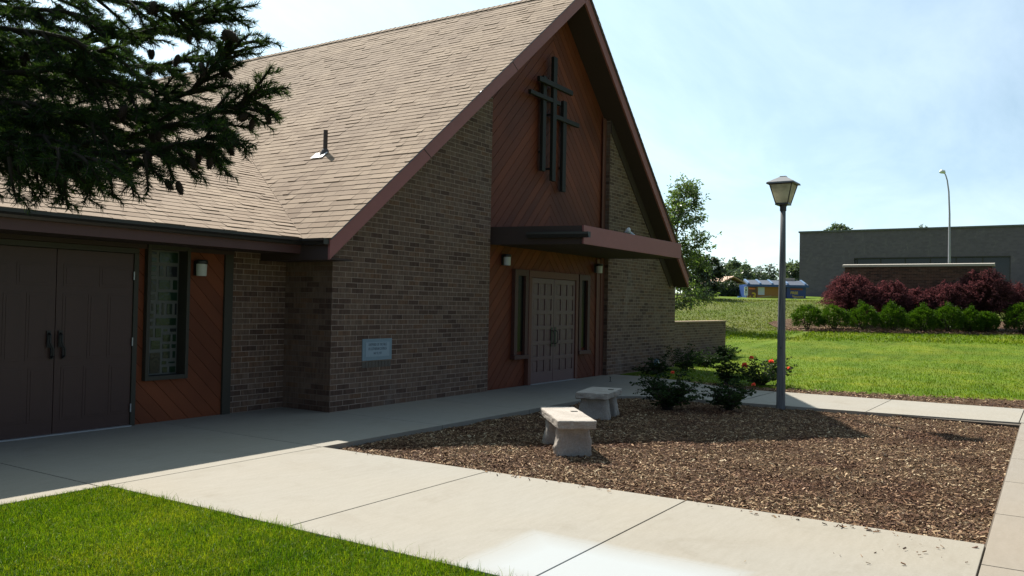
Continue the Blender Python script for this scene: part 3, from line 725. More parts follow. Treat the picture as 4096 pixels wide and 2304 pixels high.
for x0, x1, hx in ((-4.305, -3.372, -3.445), (-3.364, -2.436, -3.315)):
    d = obj('door', carved(x0, x1, .905, .012, 2.085), M_DOORW, church, bevel=.002)
    hm = MB(); hm.box(hx-.022, hx+.022, .893, .8995, .98, 1.17); hm.box(hx-.008+.03, hx+.022+.03, .893, .8995, .85, 1.0)
    hm.tube([(hx, .892, 1.14), (hx, .86, 1.12), (hx-.004, .855, 1.04), (hx+.014, .855, 1.0), (hx+.034, .855, .96), (hx+.036, .86, .89), (hx+.03, .892, .865)], .011, 8)
    obj('handle', hm, M_BLACK, d)
for z in (.22, 1.02, 1.82): obj('hinge', MB().tube([(-2.436, .897, z-.05), (-2.436, .897, z+.05)], .008, 8), M_STEEL, church)
obj('threshold', MB().box(-4.3, -2.44, .86, .95, 0, .012), M_STEEL, church)
# stained glass window set deep in its frame
def putty():
    return plain('leaded_glass_matrix', (.10, .103, .09), .6, .15, 12)
sw = obj('stained_window', MB().box(-2.235, -1.70, 1.062, 1.08, .56, 2.2), putty(), church)
obj('frame', MB().box(-2.268, -2.222, .875, 1.061, .53, 2.225).box(-1.708, -1.662, .875, 1.061, .53, 2.225).box(-2.222, -1.708, .876, 1.061, .53, .585).box(-2.222, -1.708, .876, 1.061, 2.165, 2.225), M_DARK, sw, bevel=.004)
def stained():
    def f(nt):
        r = nt.n('ShaderNodeNewGeometry').outputs['Random Per Island']
        c = nt.ramp(r, [(0, (.010, .026, .014)), (.25, (.018, .04, .02)), (.45, (.010, .03, .017)), (.6, (.03, .034, .028)), (.8, (.016, .018, .024)), (1, (.022, .028, .024))])
        return pr(nt, c, .12, bump(nt, nt.noise(nt.obj(), 30, 3), .3, .01), Specular_IOR_Level=.35)
    return mat('coloured_slab_glass', f)
pm = MB(); rr = random.Random(21)
def split(x0, x1, z0, z1, dpt):
    w, h = x1-x0, z1-z0
    if dpt == 0 or (w < .15 and h < .23) or (dpt < 3 and rr.random() < .12 and h < .4):
        gg = rr.uniform(.013, .026)
        if w > .05 and h > .05: pm.box(x0+gg, x1-gg, 1.054, 1.0618, z0+gg, z1-gg)
        return
    t = rr.uniform(.32, .68)
    if h > w*1.25 or (h > w*.8 and rr.random() < .5): split(x0, x1, z0, z0+h*t, dpt-1); split(x0, x1, z0+h*t, z1, dpt-1)
    else: split(x0, x0+w*t, z0, z1, dpt-1); split(x0+w*t, x1, z0, z1, dpt-1)
split(-2.222, -1.708, .585, 2.165, 6)
obj('pane', pm, stained(), sw)
# vent pipe through the roof
vp = obj('vent_pipe', MB().tube([(1.575, 1.82, 3.95), (1.578, 1.82, 4.44)], .037, 14), M_PIPE, church)
fl = MB(); fl.lathe([(.14, -.06), (.12, .02), (.06, .13), (.045, .15)], 14, (1.575, 1.82, 3.97))
obj('boot', fl, M_PIPE, vp)
nw = Vector((-UL.z, 0, UL.x))
def onroof(x, y, h=.03): return Vector((x, y, TL_+(x-XL)*UL.z/UL.x)) + nw*h
obj('flashing', MB().prism([(1.42, 1.72), (1.55, 1.72), (1.55, 1.99), (1.42, 1.99)], lambda p, k: onroof(p[0], p[1], (.018, .024)[k])), M_LEAD, vp)

# things fixed to the church
ce = empty('cross_emblem', (6.05, -.02, 5.2), 'three dark timber crosses overlapping on the cedar gable', 'cross')
def crossmb(x, z0, z1, w, zb, xa, xb, hb, dy): 
    return MB().box(x-w/2-6.05, x+w/2-6.05, dy, dy+.07, z0-5.2, z1-5.2).box(xa-6.05, xb-6.05, dy-.035, dy+.034, zb-hb/2-5.2, zb+hb/2-5.2)
for a in ((6.09, 4.07, 6.59, .145, 6.0, 5.42, 6.77, .10, .0), (5.755, 4.23, 6.13, .13, 5.69, 5.16, 6.33, .082, .04), (6.60, 3.92, 5.81, .145, 5.40, 6.13, 7.16, .09, .05)):
    obj('cross', crossmb(*a), M_CROSS, ce, bevel=.008)
for b_ in ((-.02, .02, .07, .168, .2, .24), (-.02, .02, .07, .168, -.9, -.86), (.53, .57, .121, .168, -.8, -.76), (-.31, -.27, .112, .168, -.6, -.56)): obj('bracket', MB().box(*b_), M_BLACK, ce)

def wall_lamp(loc, label):
    e = empty('wall_lamp', loc, label, 'wall lamp', 'white glass wall lamps beside the church doors')
    obj('backplate', MB().box(-.05, .05, -.02, 0, -.09, .1), M_BLACK, e, bevel=.004)
    obj('cap', MB().lathe([(.075, .06), (.078, .07), (.078, .10), (.06, .115)], 18, (0, -.1, 0)).box(-.03, .03, -.06, -.02, .065, .1), M_BLACK, e)
    obj('shade', MB().lathe([(.06, -.095), (.064, -.09), (.068, .055), (.066, .06)], 18, (0, -.1, 0)), M_FROST, e, smooth=False)
wall_lamp((4.53, .148, 2.385), 'white wall lamp on cedar boards, left of the main panelled doors')
wall_lamp((8.25, .117, 2.40), 'white wall lamp under the canopy, right of the main panelled doors')
wall_lamp((-1.52, WYF-.001, 1.95), 'white wall lamp beside the stained glass window')

def txt(name, s, size, loc, mtl, parent, rx=90, rz=0, align='CENTER', ext=.001, bold=0):
    c = bpy.data.curves.new(name, 'FONT'); c.body = s; c.size = size; c.align_x = align; c.align_y = 'CENTER'; c.extrude = ext; c.offset = bold
    o = bpy.data.objects.new(name, c); COL.objects.link(o)
    dg = bpy.context.evaluated_depsgraph_get(); me = bpy.data.meshes.new_from_object(o.evaluated_get(dg)); bpy.data.objects.remove(o); bpy.data.curves.remove(c)
    o = link(name, me, None, parent, loc); me.materials.clear(); me.materials.append(mtl); o.rotation_euler = (rad(rx), 0, rad(rz)); return o
pq = empty('cornerstone', (.948, 0, .85), 'blue grey engraved cornerstone set in the brick wall', 'cornerstone')
obj('slab', MB().box(-.322, .322, -.014, .03, -.158, .162), M_STONE, pq, bevel=.003)
obj('inscription_panel', MB().box(-.262, .262, -.018, -.0141, -.102, .112), M_STONE2, pq)
for s_, z in (('SHEPHERD OF THE HILLS', .075), ('EV. LUTHERAN CHURCH', .012), ('MAY 22, 1977', -.055)):
    t_ = txt('lettering', s_, .058 if z > -.05 else .048, (0, -.0185, z), M_LETTER, pq); t_.scale = (.62, 1, 1)
rk = MB()
for i in range(9): rk.box(-.318+i*.0715, -.318+i*.0715+.061, -.006, .02, -.262, -.172)
obj('soldier_course', rk, plain('dark_soldier_brick', (.10, .085, .07), .85, .3, 9), pq)

fl = empty('floodlight', (7.05, -1.3, 2.93), 'small white floodlight on top of the entrance canopy', 'floodlight')
obj('base', MB().tube([(0, 0, 0), (0, 0, .06)], .05, 12), M_STEEL, fl)
obj('lamp_holder', MB().tube([(.0, .0, .05), (.0, .02, .10)], .016, 8).tube([(.05, -.03, .07), (-.03, .03, .14)], [.042, .035], 12), M_STEEL, fl)
obj('bulb', MB().tube([(-.03, .03, .14), (-.055, .048, .17), (-.075, .06, .19), (-.085, .068, .196)], [.035, .062, .066, .03], 14), M_WHITE, fl)

ob = empty('outlet_box', (11.1, -.16, -.03), 'small blue grey outlet box on a stub post by the brick wall', 'outlet box')
obj('post', MB().box(-.06, .06, -.04, .04, -.1, .30), plain('blue_grey_post', (.12, .17, .20), .7, .15, 20), ob, bevel=.004)
obj('conduit', MB().tube([(-.14, .04, -.1), (-.14, .04, .34)], .02, 8), M_GUTTER, ob)
obj('cover', MB().box(-.045, .05, -.075, -.041, .13, .27), M_WHITE, ob, bevel=.006)
tag(obj('stub_rod', MB().lathe([(.03, 0), (.03, .006), (.008, .008), (.008, .085), (.016, .087), (.016, .1)], 10), M_BLACK, None, (7.3, -.76, 0)), 'tiny dark metal rod standing on the shaded walkway', 'metal rod')

# ------------------------------------------------------------------ lamp post
lp = empty('lamp_post', (5.375, -4.775, -.06), 'grey weathered timber lamp post with a square lantern', 'lamp post')
obj('pole', MB().tube([(0, 0, -.1), (0, 0, 0), (.003, 0, .6), (-.002, .003, 1.5), (.003, 0, 2.4), (0, 0, 3.24)], [.072, .071, .068, .061, .052, .042], 16), M_POST, lp, smooth=True)
obj('knot_hole', MB().tube([(-.07, -.012, 1.0), (-.055, -.01, 1.0)], .012, 10), M_BLACK, lp)
obj('collar', MB().tube([(0, 0, 3.235), (0, 0, 3.31)], .052, 16).tube([(0, 0, 3.309), (0, 0, 3.345)], .06, 16), M_GUTTER, lp)
def frus(b, t, z0, z1): return [(-b, -b, z0), (b, -b, z0), (b, b, z0), (-b, b, z0), (-t, -t, z1), (t, -t, z1), (t, t, z1), (-t, t, z1)]
CUBEF = [(3, 2, 1, 0), (4, 5, 6, 7), (0, 1, 5, 4), (1, 2, 6, 5), (2, 3, 7, 6), (3, 0, 4, 7)]
zb, zt, hb_, ht_ = 3.36, 3.665, .098, .178
fr = MB(); fr.add(frus(.104, .104, 3.33, 3.362), CUBEF)
for sx in (-1, 1):
    for sy in (-1, 1): fr.tube([(sx*hb_, sy*hb_, zb), (sx*ht_, sy*ht_, zt)], .0085, 6)
for a, b in (((-1, -1), (1, -1)), ((1, -1), (1, 1)), ((1, 1), (-1, 1)), ((-1, 1), (-1, -1))):
    fr.tube([(a[0]*ht_, a[1]*ht_, zt), (b[0]*ht_, b[1]*ht_, zt)], .01, 6)
lt = obj('lantern', fr, M_GUTTER, lp)
for (ax, ay), (bx_, by_) in (((-1, -1), (1, -1)), ((1, -1), (1, 1)), ((1, 1), (-1, 1)), ((-1, 1), (-1, -1))):
    m_ = MB(); c_ = .965
    m_.add([(ax*hb_*c_, ay*hb_*c_, zb+.003), (bx_*hb_*c_, by_*hb_*c_, zb+.003), (bx_*ht_*c_, by_*ht_*c_, zt-.003), (ax*ht_*c_, ay*ht_*c_, zt-.003)], [(0, 1, 2, 3)])
    obj('panel', m_, M_LGLASS, lt)
obj('bulb', MB().lathe([(.03, 3.363), (.03, 3.42), (.02, 3.44), (.045, 3.50), (.03, 3.55), (.005, 3.565)], 12), plain('dusty_bulb_glass', (.25, .24, .2), .4, .2, 20), lt)
cp = MB(); cp.add(frus(.224, .215, zt+.004, zt+.03), CUBEF); cp.add(frus(.214, .055, zt+.0305, zt+.125), CUBEF); cp.add(frus(.05, .05, zt+.1252, zt+.138), CUBEF)
obj('cap', cp, plain('dull_grey_metal_cap', (.115, .12, .13), .6, .15, 10, metallic=.1), lp, bevel=.003)

# ------------------------------------------------------------------ stone benches
def rough_block(L, Wd, Hh, seed, taper=0.0, amp=.02, cuts=14, topflat=False):
    bm = bmesh.new(); bmesh.ops.create_cube(bm, size=1)
    bmesh.ops.scale(bm, vec=(L, Wd, Hh), verts=bm.verts)
    bmesh.ops.bevel(bm, geom=bm.edges[:], offset=min(L, Wd, Hh)*.16, segments=3, affect='EDGES', profile=.5)
    bmesh.ops.subdivide_edges(bm, edges=[e for e in bm.edges if e.calc_length() > min(L, Wd, Hh)*.4], cuts=cuts, use_grid_fill=True)
    bmesh.ops.triangulate(bm, faces=bm.faces)
    bm.normal_update()
    for v in bm.verts:
        p = v.co*9 + Vector((seed*7.1, seed*3.3, 0)); d = mnoise.noise(p)*amp + mnoise.noise(p*2.7)*amp*.55 + mnoise.noise(p*6)*amp*.25
        k = 1.0
        if topflat and v.normal.z > .75: k = .08
        v.co += v.normal*d*k
        if taper:
            t = .5 - v.co.z/Hh; s = 1 - taper*(.5-t)*2; w = 1+.05*mnoise.noise((v.co.z*6, seed, 0))
            v.co.x *= s*w; v.co.y *= s*w
    me = bpy.data.meshes.new('rock'); bm.to_mesh(me); bm.free(); return me
def bench(loc, rz, L, Wd, Htop, ov, seed, label):
    e = empty('stone_bench', loc, label, 'stone bench', 'sandstone benches on the mulch', rz)
    th = .095
    o = link('seat', rough_block(L, Wd, th, seed, 0, .013, 16, True), M_BENCH, e, (0, 0, Htop-th/2), True)
    lh = Htop-th+.03
    for sx in (-1, 1):
        link('leg', rough_block(.22, Wd*.88, lh+.06, seed+sx*2+5, .12, .020, 12), M_BENCH, e, (sx*(L/2-ov), 0, lh/2-.035), True)
    obj('plate', MB().box(L*.10, L*.10+.06, -Wd*.5+.055, -Wd*.5+.13, Htop+.001, Htop+.006), M_DARK, e)
rzb = math.atan2(.86, 1.0)
a = rad(40); bench((-.16, -3.87, -.06), a, 1.24, .42, .40, .26, 1, 'sunlit stone bench with a bright white top, nearer the walkway')
bench((2.53, -2.92, -.06), rad(13), .92, .47, .395, .2, 3, 'shaded stone bench behind the sunlit one')
#@@PLANTS
# ------------------------------------------------------------------ plants
def unit(n): v = RN.normal(size=(n, 3)); return v/np.linalg.norm(v, axis=1)[:, None]
def leafV(C, size, aspect=.5, D=None, jitter=.7, fold=.18):
    """one folded leaf (two triangles as a kite) at every point; D preferred direction"""
    C = np.asarray(C); n = len(C)
    d = unit(n)
    if D is not None: d = np.asarray(D) + d*jitter; d /= np.linalg.norm(d, axis=1)[:, None]
    s = np.cross(d, unit(n)); s /= np.linalg.norm(s, axis=1)[:, None]; nn = np.cross(d, s)
    L = (size*RN.uniform(.6, 1.35, n))[:, None]
    V = np.stack([C, C + d*L*.5 + s*L*aspect*.5 + nn*L*fold, C + d*L, C + d*L*.5 - s*L*aspect*.5 + nn*L*fold], 1).reshape(-1, 3)
    return V
def kites(name, V, mtl, parent=None, loc=None):
    V = np.asarray(V); n = len(V)//4
    return npmesh(name, V, np.arange(n*4).reshape(n, 4), mtl, parent, loc)

def wander(p, d, ln, steps, wob, droop=0.0, rng=R):
    pts = [Vector(p)]; d = Vector(d).normalized()
    for i in range(steps):
        d = (d + Vector((rng.gauss(0, wob), rng.gauss(0, wob), rng.gauss(0, wob) - droop))).normalized()
        pts.append(pts[-1] + d*ln/steps)
    return pts

def broad_tree(loc, label, h, r, seed, mtl=M_ASH, leaf=.13, nl=14, cat='tree', group=None, name='tree', trunk_r=.12, z0=.9, lean=(0, 0), dens=1.0, nlimb=26):
    rg = random.Random(seed)
    e = empty(name, loc, label, cat, group)
    tb = MB(); tp = [(0, 0, -.2)]
    n = 8
    for i in range(1, n+1):
        t = i/n; tp.append((lean[0]*t*t + rg.gauss(0, .03*r), lean[1]*t*t + rg.gauss(0, .03*r), h*.92*t))
    tb.tube(tp, [trunk_r*(1-.93*(i/n))+.008 for i in range(n+1)], 8)
    C, D = [], []
    for k in range(nlimb):
        t = (k+rg.random())/nlimb; z = z0 + (h*.97-z0)*t
        f_ = z/(h*.92)*n; i = min(n-1, int(f_)); a = Vector(tp[i]); b = Vector(tp[i+1]); p = a + (b-a)*min(1, f_-i)
        prof = r*(max(.12, math.sin(math.pi*min(1, (.12+.88*t))**.75)))*rg.uniform(.55, 1.15)
        az = k*2.399 + rg.gauss(0, .4); up = .25 + .9*t
        d = Vector((math.cos(az), math.sin(az), up)); pts = wander(p, d, prof*1.05, 5, .14, .03, rg)
        tb.tube(pts, [trunk_r*.36*(1-t*.6)*(1-.8*q/5)+.004 for q in range(6)], 5, False)
        for q in range(int((5+6*prof/r*1.4)*dens)):
            u = rg.uniform(.22, 1); ii = min(4, int(u*5)); c = pts[ii] + (pts[ii+1]-pts[ii])*(u*5-ii)
            dd = Vector((math.cos(az+rg.gauss(0, .9)), math.sin(az+rg.gauss(0, .9)), rg.gauss(.25, .5)))
            ln = r*.32*rg.uniform(.5, 1.1)
            tw = wander(c, dd, ln, 3, .2, .08, rg); tb.tube(tw, [.012, .009, .006, .003], 4, False)
            m = int(nl*rg.uniform(.6, 1.3))
            for _ in range(m):
                w = rg.uniform(.1, 1.05)*3; jj = min(2, int(w)); g_ = tw[jj] + (tw[jj+1]-tw[jj])*(w-jj)
                C.append(g_ + Vector((rg.gauss(0, .07*r*.55), rg.gauss(0, .07*r*.55), rg.gauss(0, .06*r*.55)))); D.append((tw[3]-tw[0]).normalized() - Vector((0, 0, .25)))
    obj('trunk', tb, M_BARK, e, smooth=True)
    kites('crown', leafV(np.array(C), leaf, .42, np.array(D), .8), mtl, e)
    return e
def dl(D, lat): return (CAM.x + .83981*D + .54288*lat, CAM.y + .54288*D - .83981*lat)
def atg(D, lat, dz=-.05):
    x, y = dl(D, lat); return (x, y, H(x, y) + dz)
x, y, z = atg(39, 7.15)
broad_tree((x, y, z), 'leafy young ash tree standing behind the right end of the church', 6.9, 2.15, 12, M_ASH, .155, 18, trunk_r=.11, z0=.35, lean=(.5, -.85), dens=1.5, nlimb=48)
x, y, z = atg(52, 12.0)
broad_tree((x, y, z), 'low dark bushy tree behind the young ash', 2.5, 1.75, 31, M_HEDGE, .2, 17, trunk_r=.1, z0=.1, dens=1.3, nlimb=26)

def conifer(loc, label, h, r, seed, mtl=M_FARTREE2, leaf=.5, group=None, dens=1.0):
    rg = random.Random(seed); e = empty('pine_tree', loc, label, 'tree', group)
    tb = MB().tube([(0, 0, -.3), (0, 0, h*.5), (0, 0, h)], [.22, .12, .02], 6)
    C, D = [], []
    nl = int(h*13*dens)
    for k in range(nl):
        t = (k+rg.random())/nl; z = h*(.08+.9*t); ln = r*(1-t)**.75*rg.uniform(.6, 1.15)+.12; az = rg.uniform(0, 6.28)
        for q in range(int(4+ln*11)):
            u = rg.random()**.6; C.append((math.cos(az)*ln*u + rg.gauss(0, .12*r), math.sin(az)*ln*u + rg.gauss(0, .12*r), z - .18*ln*u + rg.gauss(0, .12)))
            D.append((math.cos(az), math.sin(az), .25))
    obj('trunk', tb, M_BARK, e); kites('crown', leafV(np.array(C), leaf, .45, np.array(D), .8), mtl, e); return e
GF = 'trees on the skyline beyond the grass bank'
def far_tree(kind, D, lat, ztop, w, seed, label):
    x, y = dl(D, lat); z = H(x, y)
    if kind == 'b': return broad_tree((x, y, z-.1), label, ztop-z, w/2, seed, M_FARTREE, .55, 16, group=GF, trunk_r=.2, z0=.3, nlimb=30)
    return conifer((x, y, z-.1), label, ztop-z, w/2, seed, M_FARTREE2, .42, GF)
far_tree('b', 132, 31.2, 7.0, 5.5, 1, 'low pale skyline tree just right of the young ash')
far_tree('b', 150, 39.6, 10.0, 7.2, 2, 'tall rounded skyline tree left of the narrow poplar')
far_tree('b', 152, 42.6, 9.9, 2.7, 3, 'narrow upright poplar on the skyline')
far_tree('p', 145, 42.9, 9.3, 6.2, 4, 'broad dark pine on the skyline above the blue car wash roof')
far_tree('p', 150, 46.3, 10.0, 4.4, 5, 'pointed pine on the skyline next to the broad one')
far_tree('p', 141, 45.2, 7.5, 3.0, 6, 'small low pine on the skyline just left of the lamp post')
far_tree('b', 150, 50.6, 9.9, 7.6, 7, 'rounded skyline tree between the lamp post and the dark building')
far_tree('b', 138, 35.6, 7.4, 5.6, 11, 'low leafy skyline tree above the dark hedge')
far_tree('b', 150, 44.4, 8.0, 6.0, 14, 'low pale green tree tucked under the skyline pines')
def roof_tree():
    x, y = dl(150, 58.2)
    broad_tree((x, y, 4), 'green treetop showing over the left part of the dark building roof', 13.4, 2.9, 17, M_FARTREE, .5, 11, group=GF, trunk_r=.25, z0=7.5, nlimb=34)
    x, y = dl(150, 73.7)
    broad_tree((x, y, 4), 'tiny treetop just peeping over the middle of the dark building roof', 13.7, 1.6, 18, M_FARTREE, .4, 8, group=GF, trunk_r=.2, z0=9, nlimb=18)
roof_tree()
# clipped dark hedge on the bank top
def hedge():
    x, y = dl(94, 23.0); e = empty('hedge', (x, y, H(x, y)-.1), 'long dark green hedge along the top of the bank', 'hedge', None, -rad(57.1))
    C = []
    for _ in range(7000):
        u = RN.uniform(-3.4, 3.2); hh = 1.45 + .25*math.sin(u*1.3) + .12*math.sin(u*4.1+1); a = RN.uniform(0, math.pi)
        k = RN.uniform(.72, 1.0); C.append((u, math.cos(a)*1.0*k, max(.02, (math.sin(a)**.6)*hh*k)))
    C = np.array(C)+RN.normal(0, .07, (len(C), 3))
    kites('foliage', leafV(C, .22, .5), M_HEDGE, e)
    obj('core', MB().tube([(-3.3, 0, .5), (-1, 0, .6), (1, 0, .55), (3.1, 0, .5)], [.45, .62, .62, .4], 10), M_HEDGE, e)
hedge()

def boxwood(loc, seed, label, s=1.0, spike=None):
    rg = np.random.default_rng(seed); e = empty('boxwood_shrub', loc, label, 'shrub', 'row of boxwood shrubs in front of the brick sign wall')
    C, D = [], []
    for k in range(120):
        a = rg.uniform(0, 2*np.pi); el = np.arcsin(rg.uniform(-.55, 1)); rr_ = rg.uniform(.82, 1.04)
        c = np.array([np.cos(a)*np.cos(el)*.56*rr_, np.sin(a)*np.cos(el)*.56*rr_, .52 + np.sin(el)*.54*rr_])*s
        m = 46; P = c + rg.normal(0, .055*s, (m, 3)); C.append(P); D.append(np.tile(np.array([np.cos(a), np.sin(a), .5+el]), (m, 1)))
    if spike:
        for k in range(14):
            c = np.array([spike[0]+rg.normal(0, .07), spike[1]+rg.normal(0, .07), .9+.03*k*spike[2]/.3]); P = c + rg.normal(0, .055, (30, 3)); C.append(P); D.append(np.tile(np.array([0, 0, 1.0]), (30, 1)))
    P = rg.normal(0, .22*s, (500, 3)) + np.array([0, 0, .45*s]); C.append(P); D.append(np.tile(np.array([0, 0, 1.0]), (500, 1)))
    C = np.concatenate(C); D = np.concatenate(D); C[:, 2] = np.maximum(C[:, 2], .02)
    kites('foliage', leafV(C, .058, .7, D, .9), M_BOX, e)
    tb = MB()
    for k in range(9):
        a = k*.7; tb.tube([(0, 0, -.1), (math.cos(a)*.15*s, math.sin(a)*.15*s, .3*s), (math.cos(a)*.34*s, math.sin(a)*.34*s, .72*s)], [.025, .018, .008], 5, False)
    obj('stem', tb, M_TWIG, e)
    return e
BX = [(30.75, .87), (31.42, -.16), (32.15, -1.29), (32.88, -2.43), (33.6, -3.54), (34.24, -4.52), (34.78, -5.36), (35.19, -6.0), (35.91, -7.35), (36.4, -8.3)]
BL_ = ['leftmost round boxwood shrub at the bed end', 'second boxwood shrub from the left end of the row', 'boxwood shrub with an upright spike, third from the left', 'fourth boxwood shrub, rounded with a raised crown', 'fifth boxwood shrub, loose and open in the middle of the row', 'tall loose boxwood shrub, sixth from the left', 'seventh boxwood shrub, small and upright', 'small shaded boxwood under the tallest red bush', 'large boxwood shrub at the right picture edge', 'boxwood shrub partly outside the right picture edge']
for i, (x, y) in enumerate(BX):
    boxwood((x, y, H(x, y)-.04), 40+i, BL_[i], (1.06, 1.04, 1.05, 1.08, 1.02, 1.08, .96, .86, 1.25, 1.15)[i], {2: (.12, .1, .3), 3: (-.1, .1, .34), 4: (.1, 0, .3), 5: (.05, 0, .32), 6: (0, 0, .2)}.get(i))
def barberry(loc, r, h, seed, label):
    rg = np.random.default_rng(seed); e = empty('barberry_bush', loc, label, 'shrub', 'dark red barberry bushes behind the boxwood row')
    C, D = [], []; tb = MB()
    for k in range(int(105*r*h)):
        a = rg.uniform(0, 2*np.pi); spread = rg.uniform(.1, 1)**.6*r*rg.uniform(.8, 1.12); top = h*np.sqrt(max(.05, 1-(spread/r)**2*.75))*rg.uniform(.78, 1.12)
        n = 34; t = np.linspace(.12, 1, n)
        P = np.stack([np.cos(a)*spread*t**1.25, np.sin(a)*spread*t**1.25, top*np.sin(t*np.pi*.56)], 1)
        dv = np.gradient(P, axis=0); dv /= np.linalg.norm(dv, axis=1)[:, None]
        for q in range(3):
            C.append(P + rg.normal(0, .05, P.shape)); D.append(dv)
        if k % 3 == 0: tb.tube([tuple(P[0]*.2)] + [tuple(P[i]) for i in (6, 14, 22, 30)], [.012, .01, .008, .006, .003], 4, False)
    kites('foliage', leafV(np.concatenate(C), .085, .5, np.concatenate(D), .8), M_BARB, e); obj('stem', tb, M_TWIG, e)
for i, (x, y, r, h, lb) in enumerate([(34.6, -.25, 1.5, 2.3, 'leftmost red barberry bush at the corner of the brick sign wall'), (35.5, -1.9, 1.25, 2.05, 'second red barberry bush from the left, before the sign wall'), (36.2, -3.25, 1.15, 1.8, 'lowest dark red barberry bush in the middle of the bed'),
                                      (36.3, -4.45, 1.1, 2.1, 'bright topped red barberry bush left of the tallest one'), (37.1, -5.75, 1.5, 2.75, 'tallest red barberry bush near the right end of the sign wall'), (37.9, -7.0, 1.0, 2.1, 'red barberry bush reaching past the right end of the sign wall')]):
    barberry((x, y, H(x, y)-.05), r, h, 60+i, lb)
# bark bed under the shrubs
xs = np.linspace(0, 1, 50); V = []
for j in range(14):
    for i in range(50):
        t = i/49; bx, by = 29.4 + (37.1-29.4)*t, 1.4 + (-10.7-1.4)*t; w = j/13*6.2*(1-.5*(max(0, .25-t)*4)**2) - .12*mnoise.noise((t*22, 2, 0))
        x, y = bx + .84*w, by + .52*w; V.append((x, y, H(x, y) + .045*math.sin(math.pi*min(1, j/3+.02)/2) - .02 + .02*mnoise.noise((x*3, y*3, 0))))
structure(npmesh('shrub_bed', V, [(j*50+i, j*50+i+1, (j+1)*50+i+1, (j+1)*50+i) for j in range(13) for i in range(49)], M_SOIL, smooth=True))
n = 5000; t = RN.uniform(0, 1, n); w = RN.uniform(.0, 1.6, n)
X = 29.4+7.7*t+.84*w; Y = 1.4-12.1*t+.52*w
o = chips('wood_chips', X, Y, lambda x, y: H(x, y)+.03, .05, .12); tag(o, 'pale bark chips along the front of the shrub bed', 'mulch', kind='stuff')

def rose(loc, r, h, seed, label, nst=26, flowers=(), leaf=.05, group='rose bushes beside the walkway'):
    rg = random.Random(seed); e = empty('rose_bush', loc, label, 'rose bush', group)
    tb = MB(); C, D = [], []
    for k in range(nst):
        a = rg.uniform(0, 6.283); sp = r*rg.uniform(.25, 1.05); hh = h*rg.uniform(.55, 1.05)*(1-.35*(sp/r)**2)
        b = (rg.gauss(0, .05), rg.gauss(0, .05), -.05)
        pts = [Vector(b)]
        for q in range(1, 7):
            t = q/6; pts.append(Vector((math.cos(a)*sp*t**1.1 + rg.gauss(0, .018), math.sin(a)*sp*t**1.1 + rg.gauss(0, .018), hh*t**.85)))
        tb.tube(pts, [.007, .007, .006, .005, .0045, .003, .002], 5, False)
        for q in range(int(11+5*rg.random())):
            u = rg.uniform(.22, 1)*6; i = min(5, int(u)); p = pts[i] + (pts[i+1]-pts[i])*(u-i)
            aa = rg.uniform(0, 6.28); d = Vector((math.cos(aa), math.sin(aa), rg.uniform(-.2, .7))).normalized()
            tw = [p, p+d*.05+Vector((0, 0, .01)), p+d*.1]
            tb.tube(tw, [.0025, .002, .0012], 3, False)
            sd = d.cross(Vector((0, 0, 1))).normalized()
            for s_ in ((.10, d), (.075, d*.5+sd), (.075, d*.5-sd), (.045, d*.4+sd), (.045, d*.4-sd)):
                C.append(p + d*s_[0]); D.append(s_[1].normalized() - Vector((0, 0, .3)))
    kites('foliage', leafV(np.array(C), leaf, .68, np.array(D), .3), M_ROSE, e); obj('stem', tb, M_TWIG, e)
    for fx, fy, fz, s in flowers:
        P, DD = [], []
        for k in range(26):
            t = k/26; a = k*2.4; el = .2+1.2*(1-t); P.append((0, 0, 0)); DD.append((math.cos(a)*math.cos(el), math.sin(a)*math.cos(el), math.sin(el)))
        kites('flower', leafV(np.array(P, float), s, 1.1, np.array(DD), .12, .25), M_PETAL, e, (fx, fy, fz))
rose((4.0, -3.36, -.07), .64, .68, 71, 'large dark rose bush in the shade beside the benches', 36, [(-.25, -.2, .62, .03)])
rose((4.5, -4.22, -.07), .47, .52, 72, 'smaller rose bush in the shade next to the lamp post', 26, [(.3, -.28, .42, .04)])
rose((8.75, -2.75, -.06), .42, .62, 73, 'shaded rose bush beyond the walkway with one pink bloom', 16, [(.18, -.32, .42, .07)])
rose((9.0, -3.40, -.05), .70, .74, 74, 'sunlit rose bush with coral red blooms behind the lamp post', 30, [(-.35, .1, .60, .055), (.25, -.35, .62, .05), (.0, -.2, .52, .06), (.42, -.45, .36, .055)])
rose((16.6, -.15, H(16.6, -.15)-.05), .55, .5, 75, 'small dark shrub at the end of the low brick wall', 24, [], .06, None)
rose((9.9, -.62, -.06), .5, .42, 76, 'low dark shrub beside the outlet box on the church wall', 20)
rose((11.6, -.75, -.06), .6, .85, 77, 'tall leggy rose bush against the brick church wall', 16)
rose((13.4, -.55, -.06), .65, .55, 78, 'dark rose bush in front of the low brick wall', 22)

# ------------------------------------------------------------------ low wall, sign wall, far things
lw = empty('brick_wall', (15.5, .5, 0), 'low tan brick wall running on from the right end of the church', 'wall')
obj('brickwork', MB().box(-2.795, 2.86, 0, .3, -.2, 1.13), M_BRICK_X, lw)
obj('coping', MB().box(-2.80, 2.89, -.02, .32, 1.131, 1.18), plain('thin_brick_coping', (.28, .19, .12), .85, .2, 9), lw, bevel=.006)
sg = empty('sign_wall', (37.3, -2.8, H(37, -2.8)), 'red brown brick sign wall with a pale stone coping behind the red bushes', 'wall')
zz = 4.0-H(37, -2.8)
obj('brickwork', MB().box(-.3, .3, -3.3, 3.3, -.6, zz-.16), M_SIGNBRICK, sg)
obj('coping', MB().prism([(-.36, zz-.159), (.36, zz-.159), (.36, zz-.08), (.05, zz), (-.36, zz-.05)], lambda p, k: (p[0], (-3.4, 3.42)[k], p[1])), plain('pale_stone_coping', (.36, .32, .27), .8, .12, 6), sg)

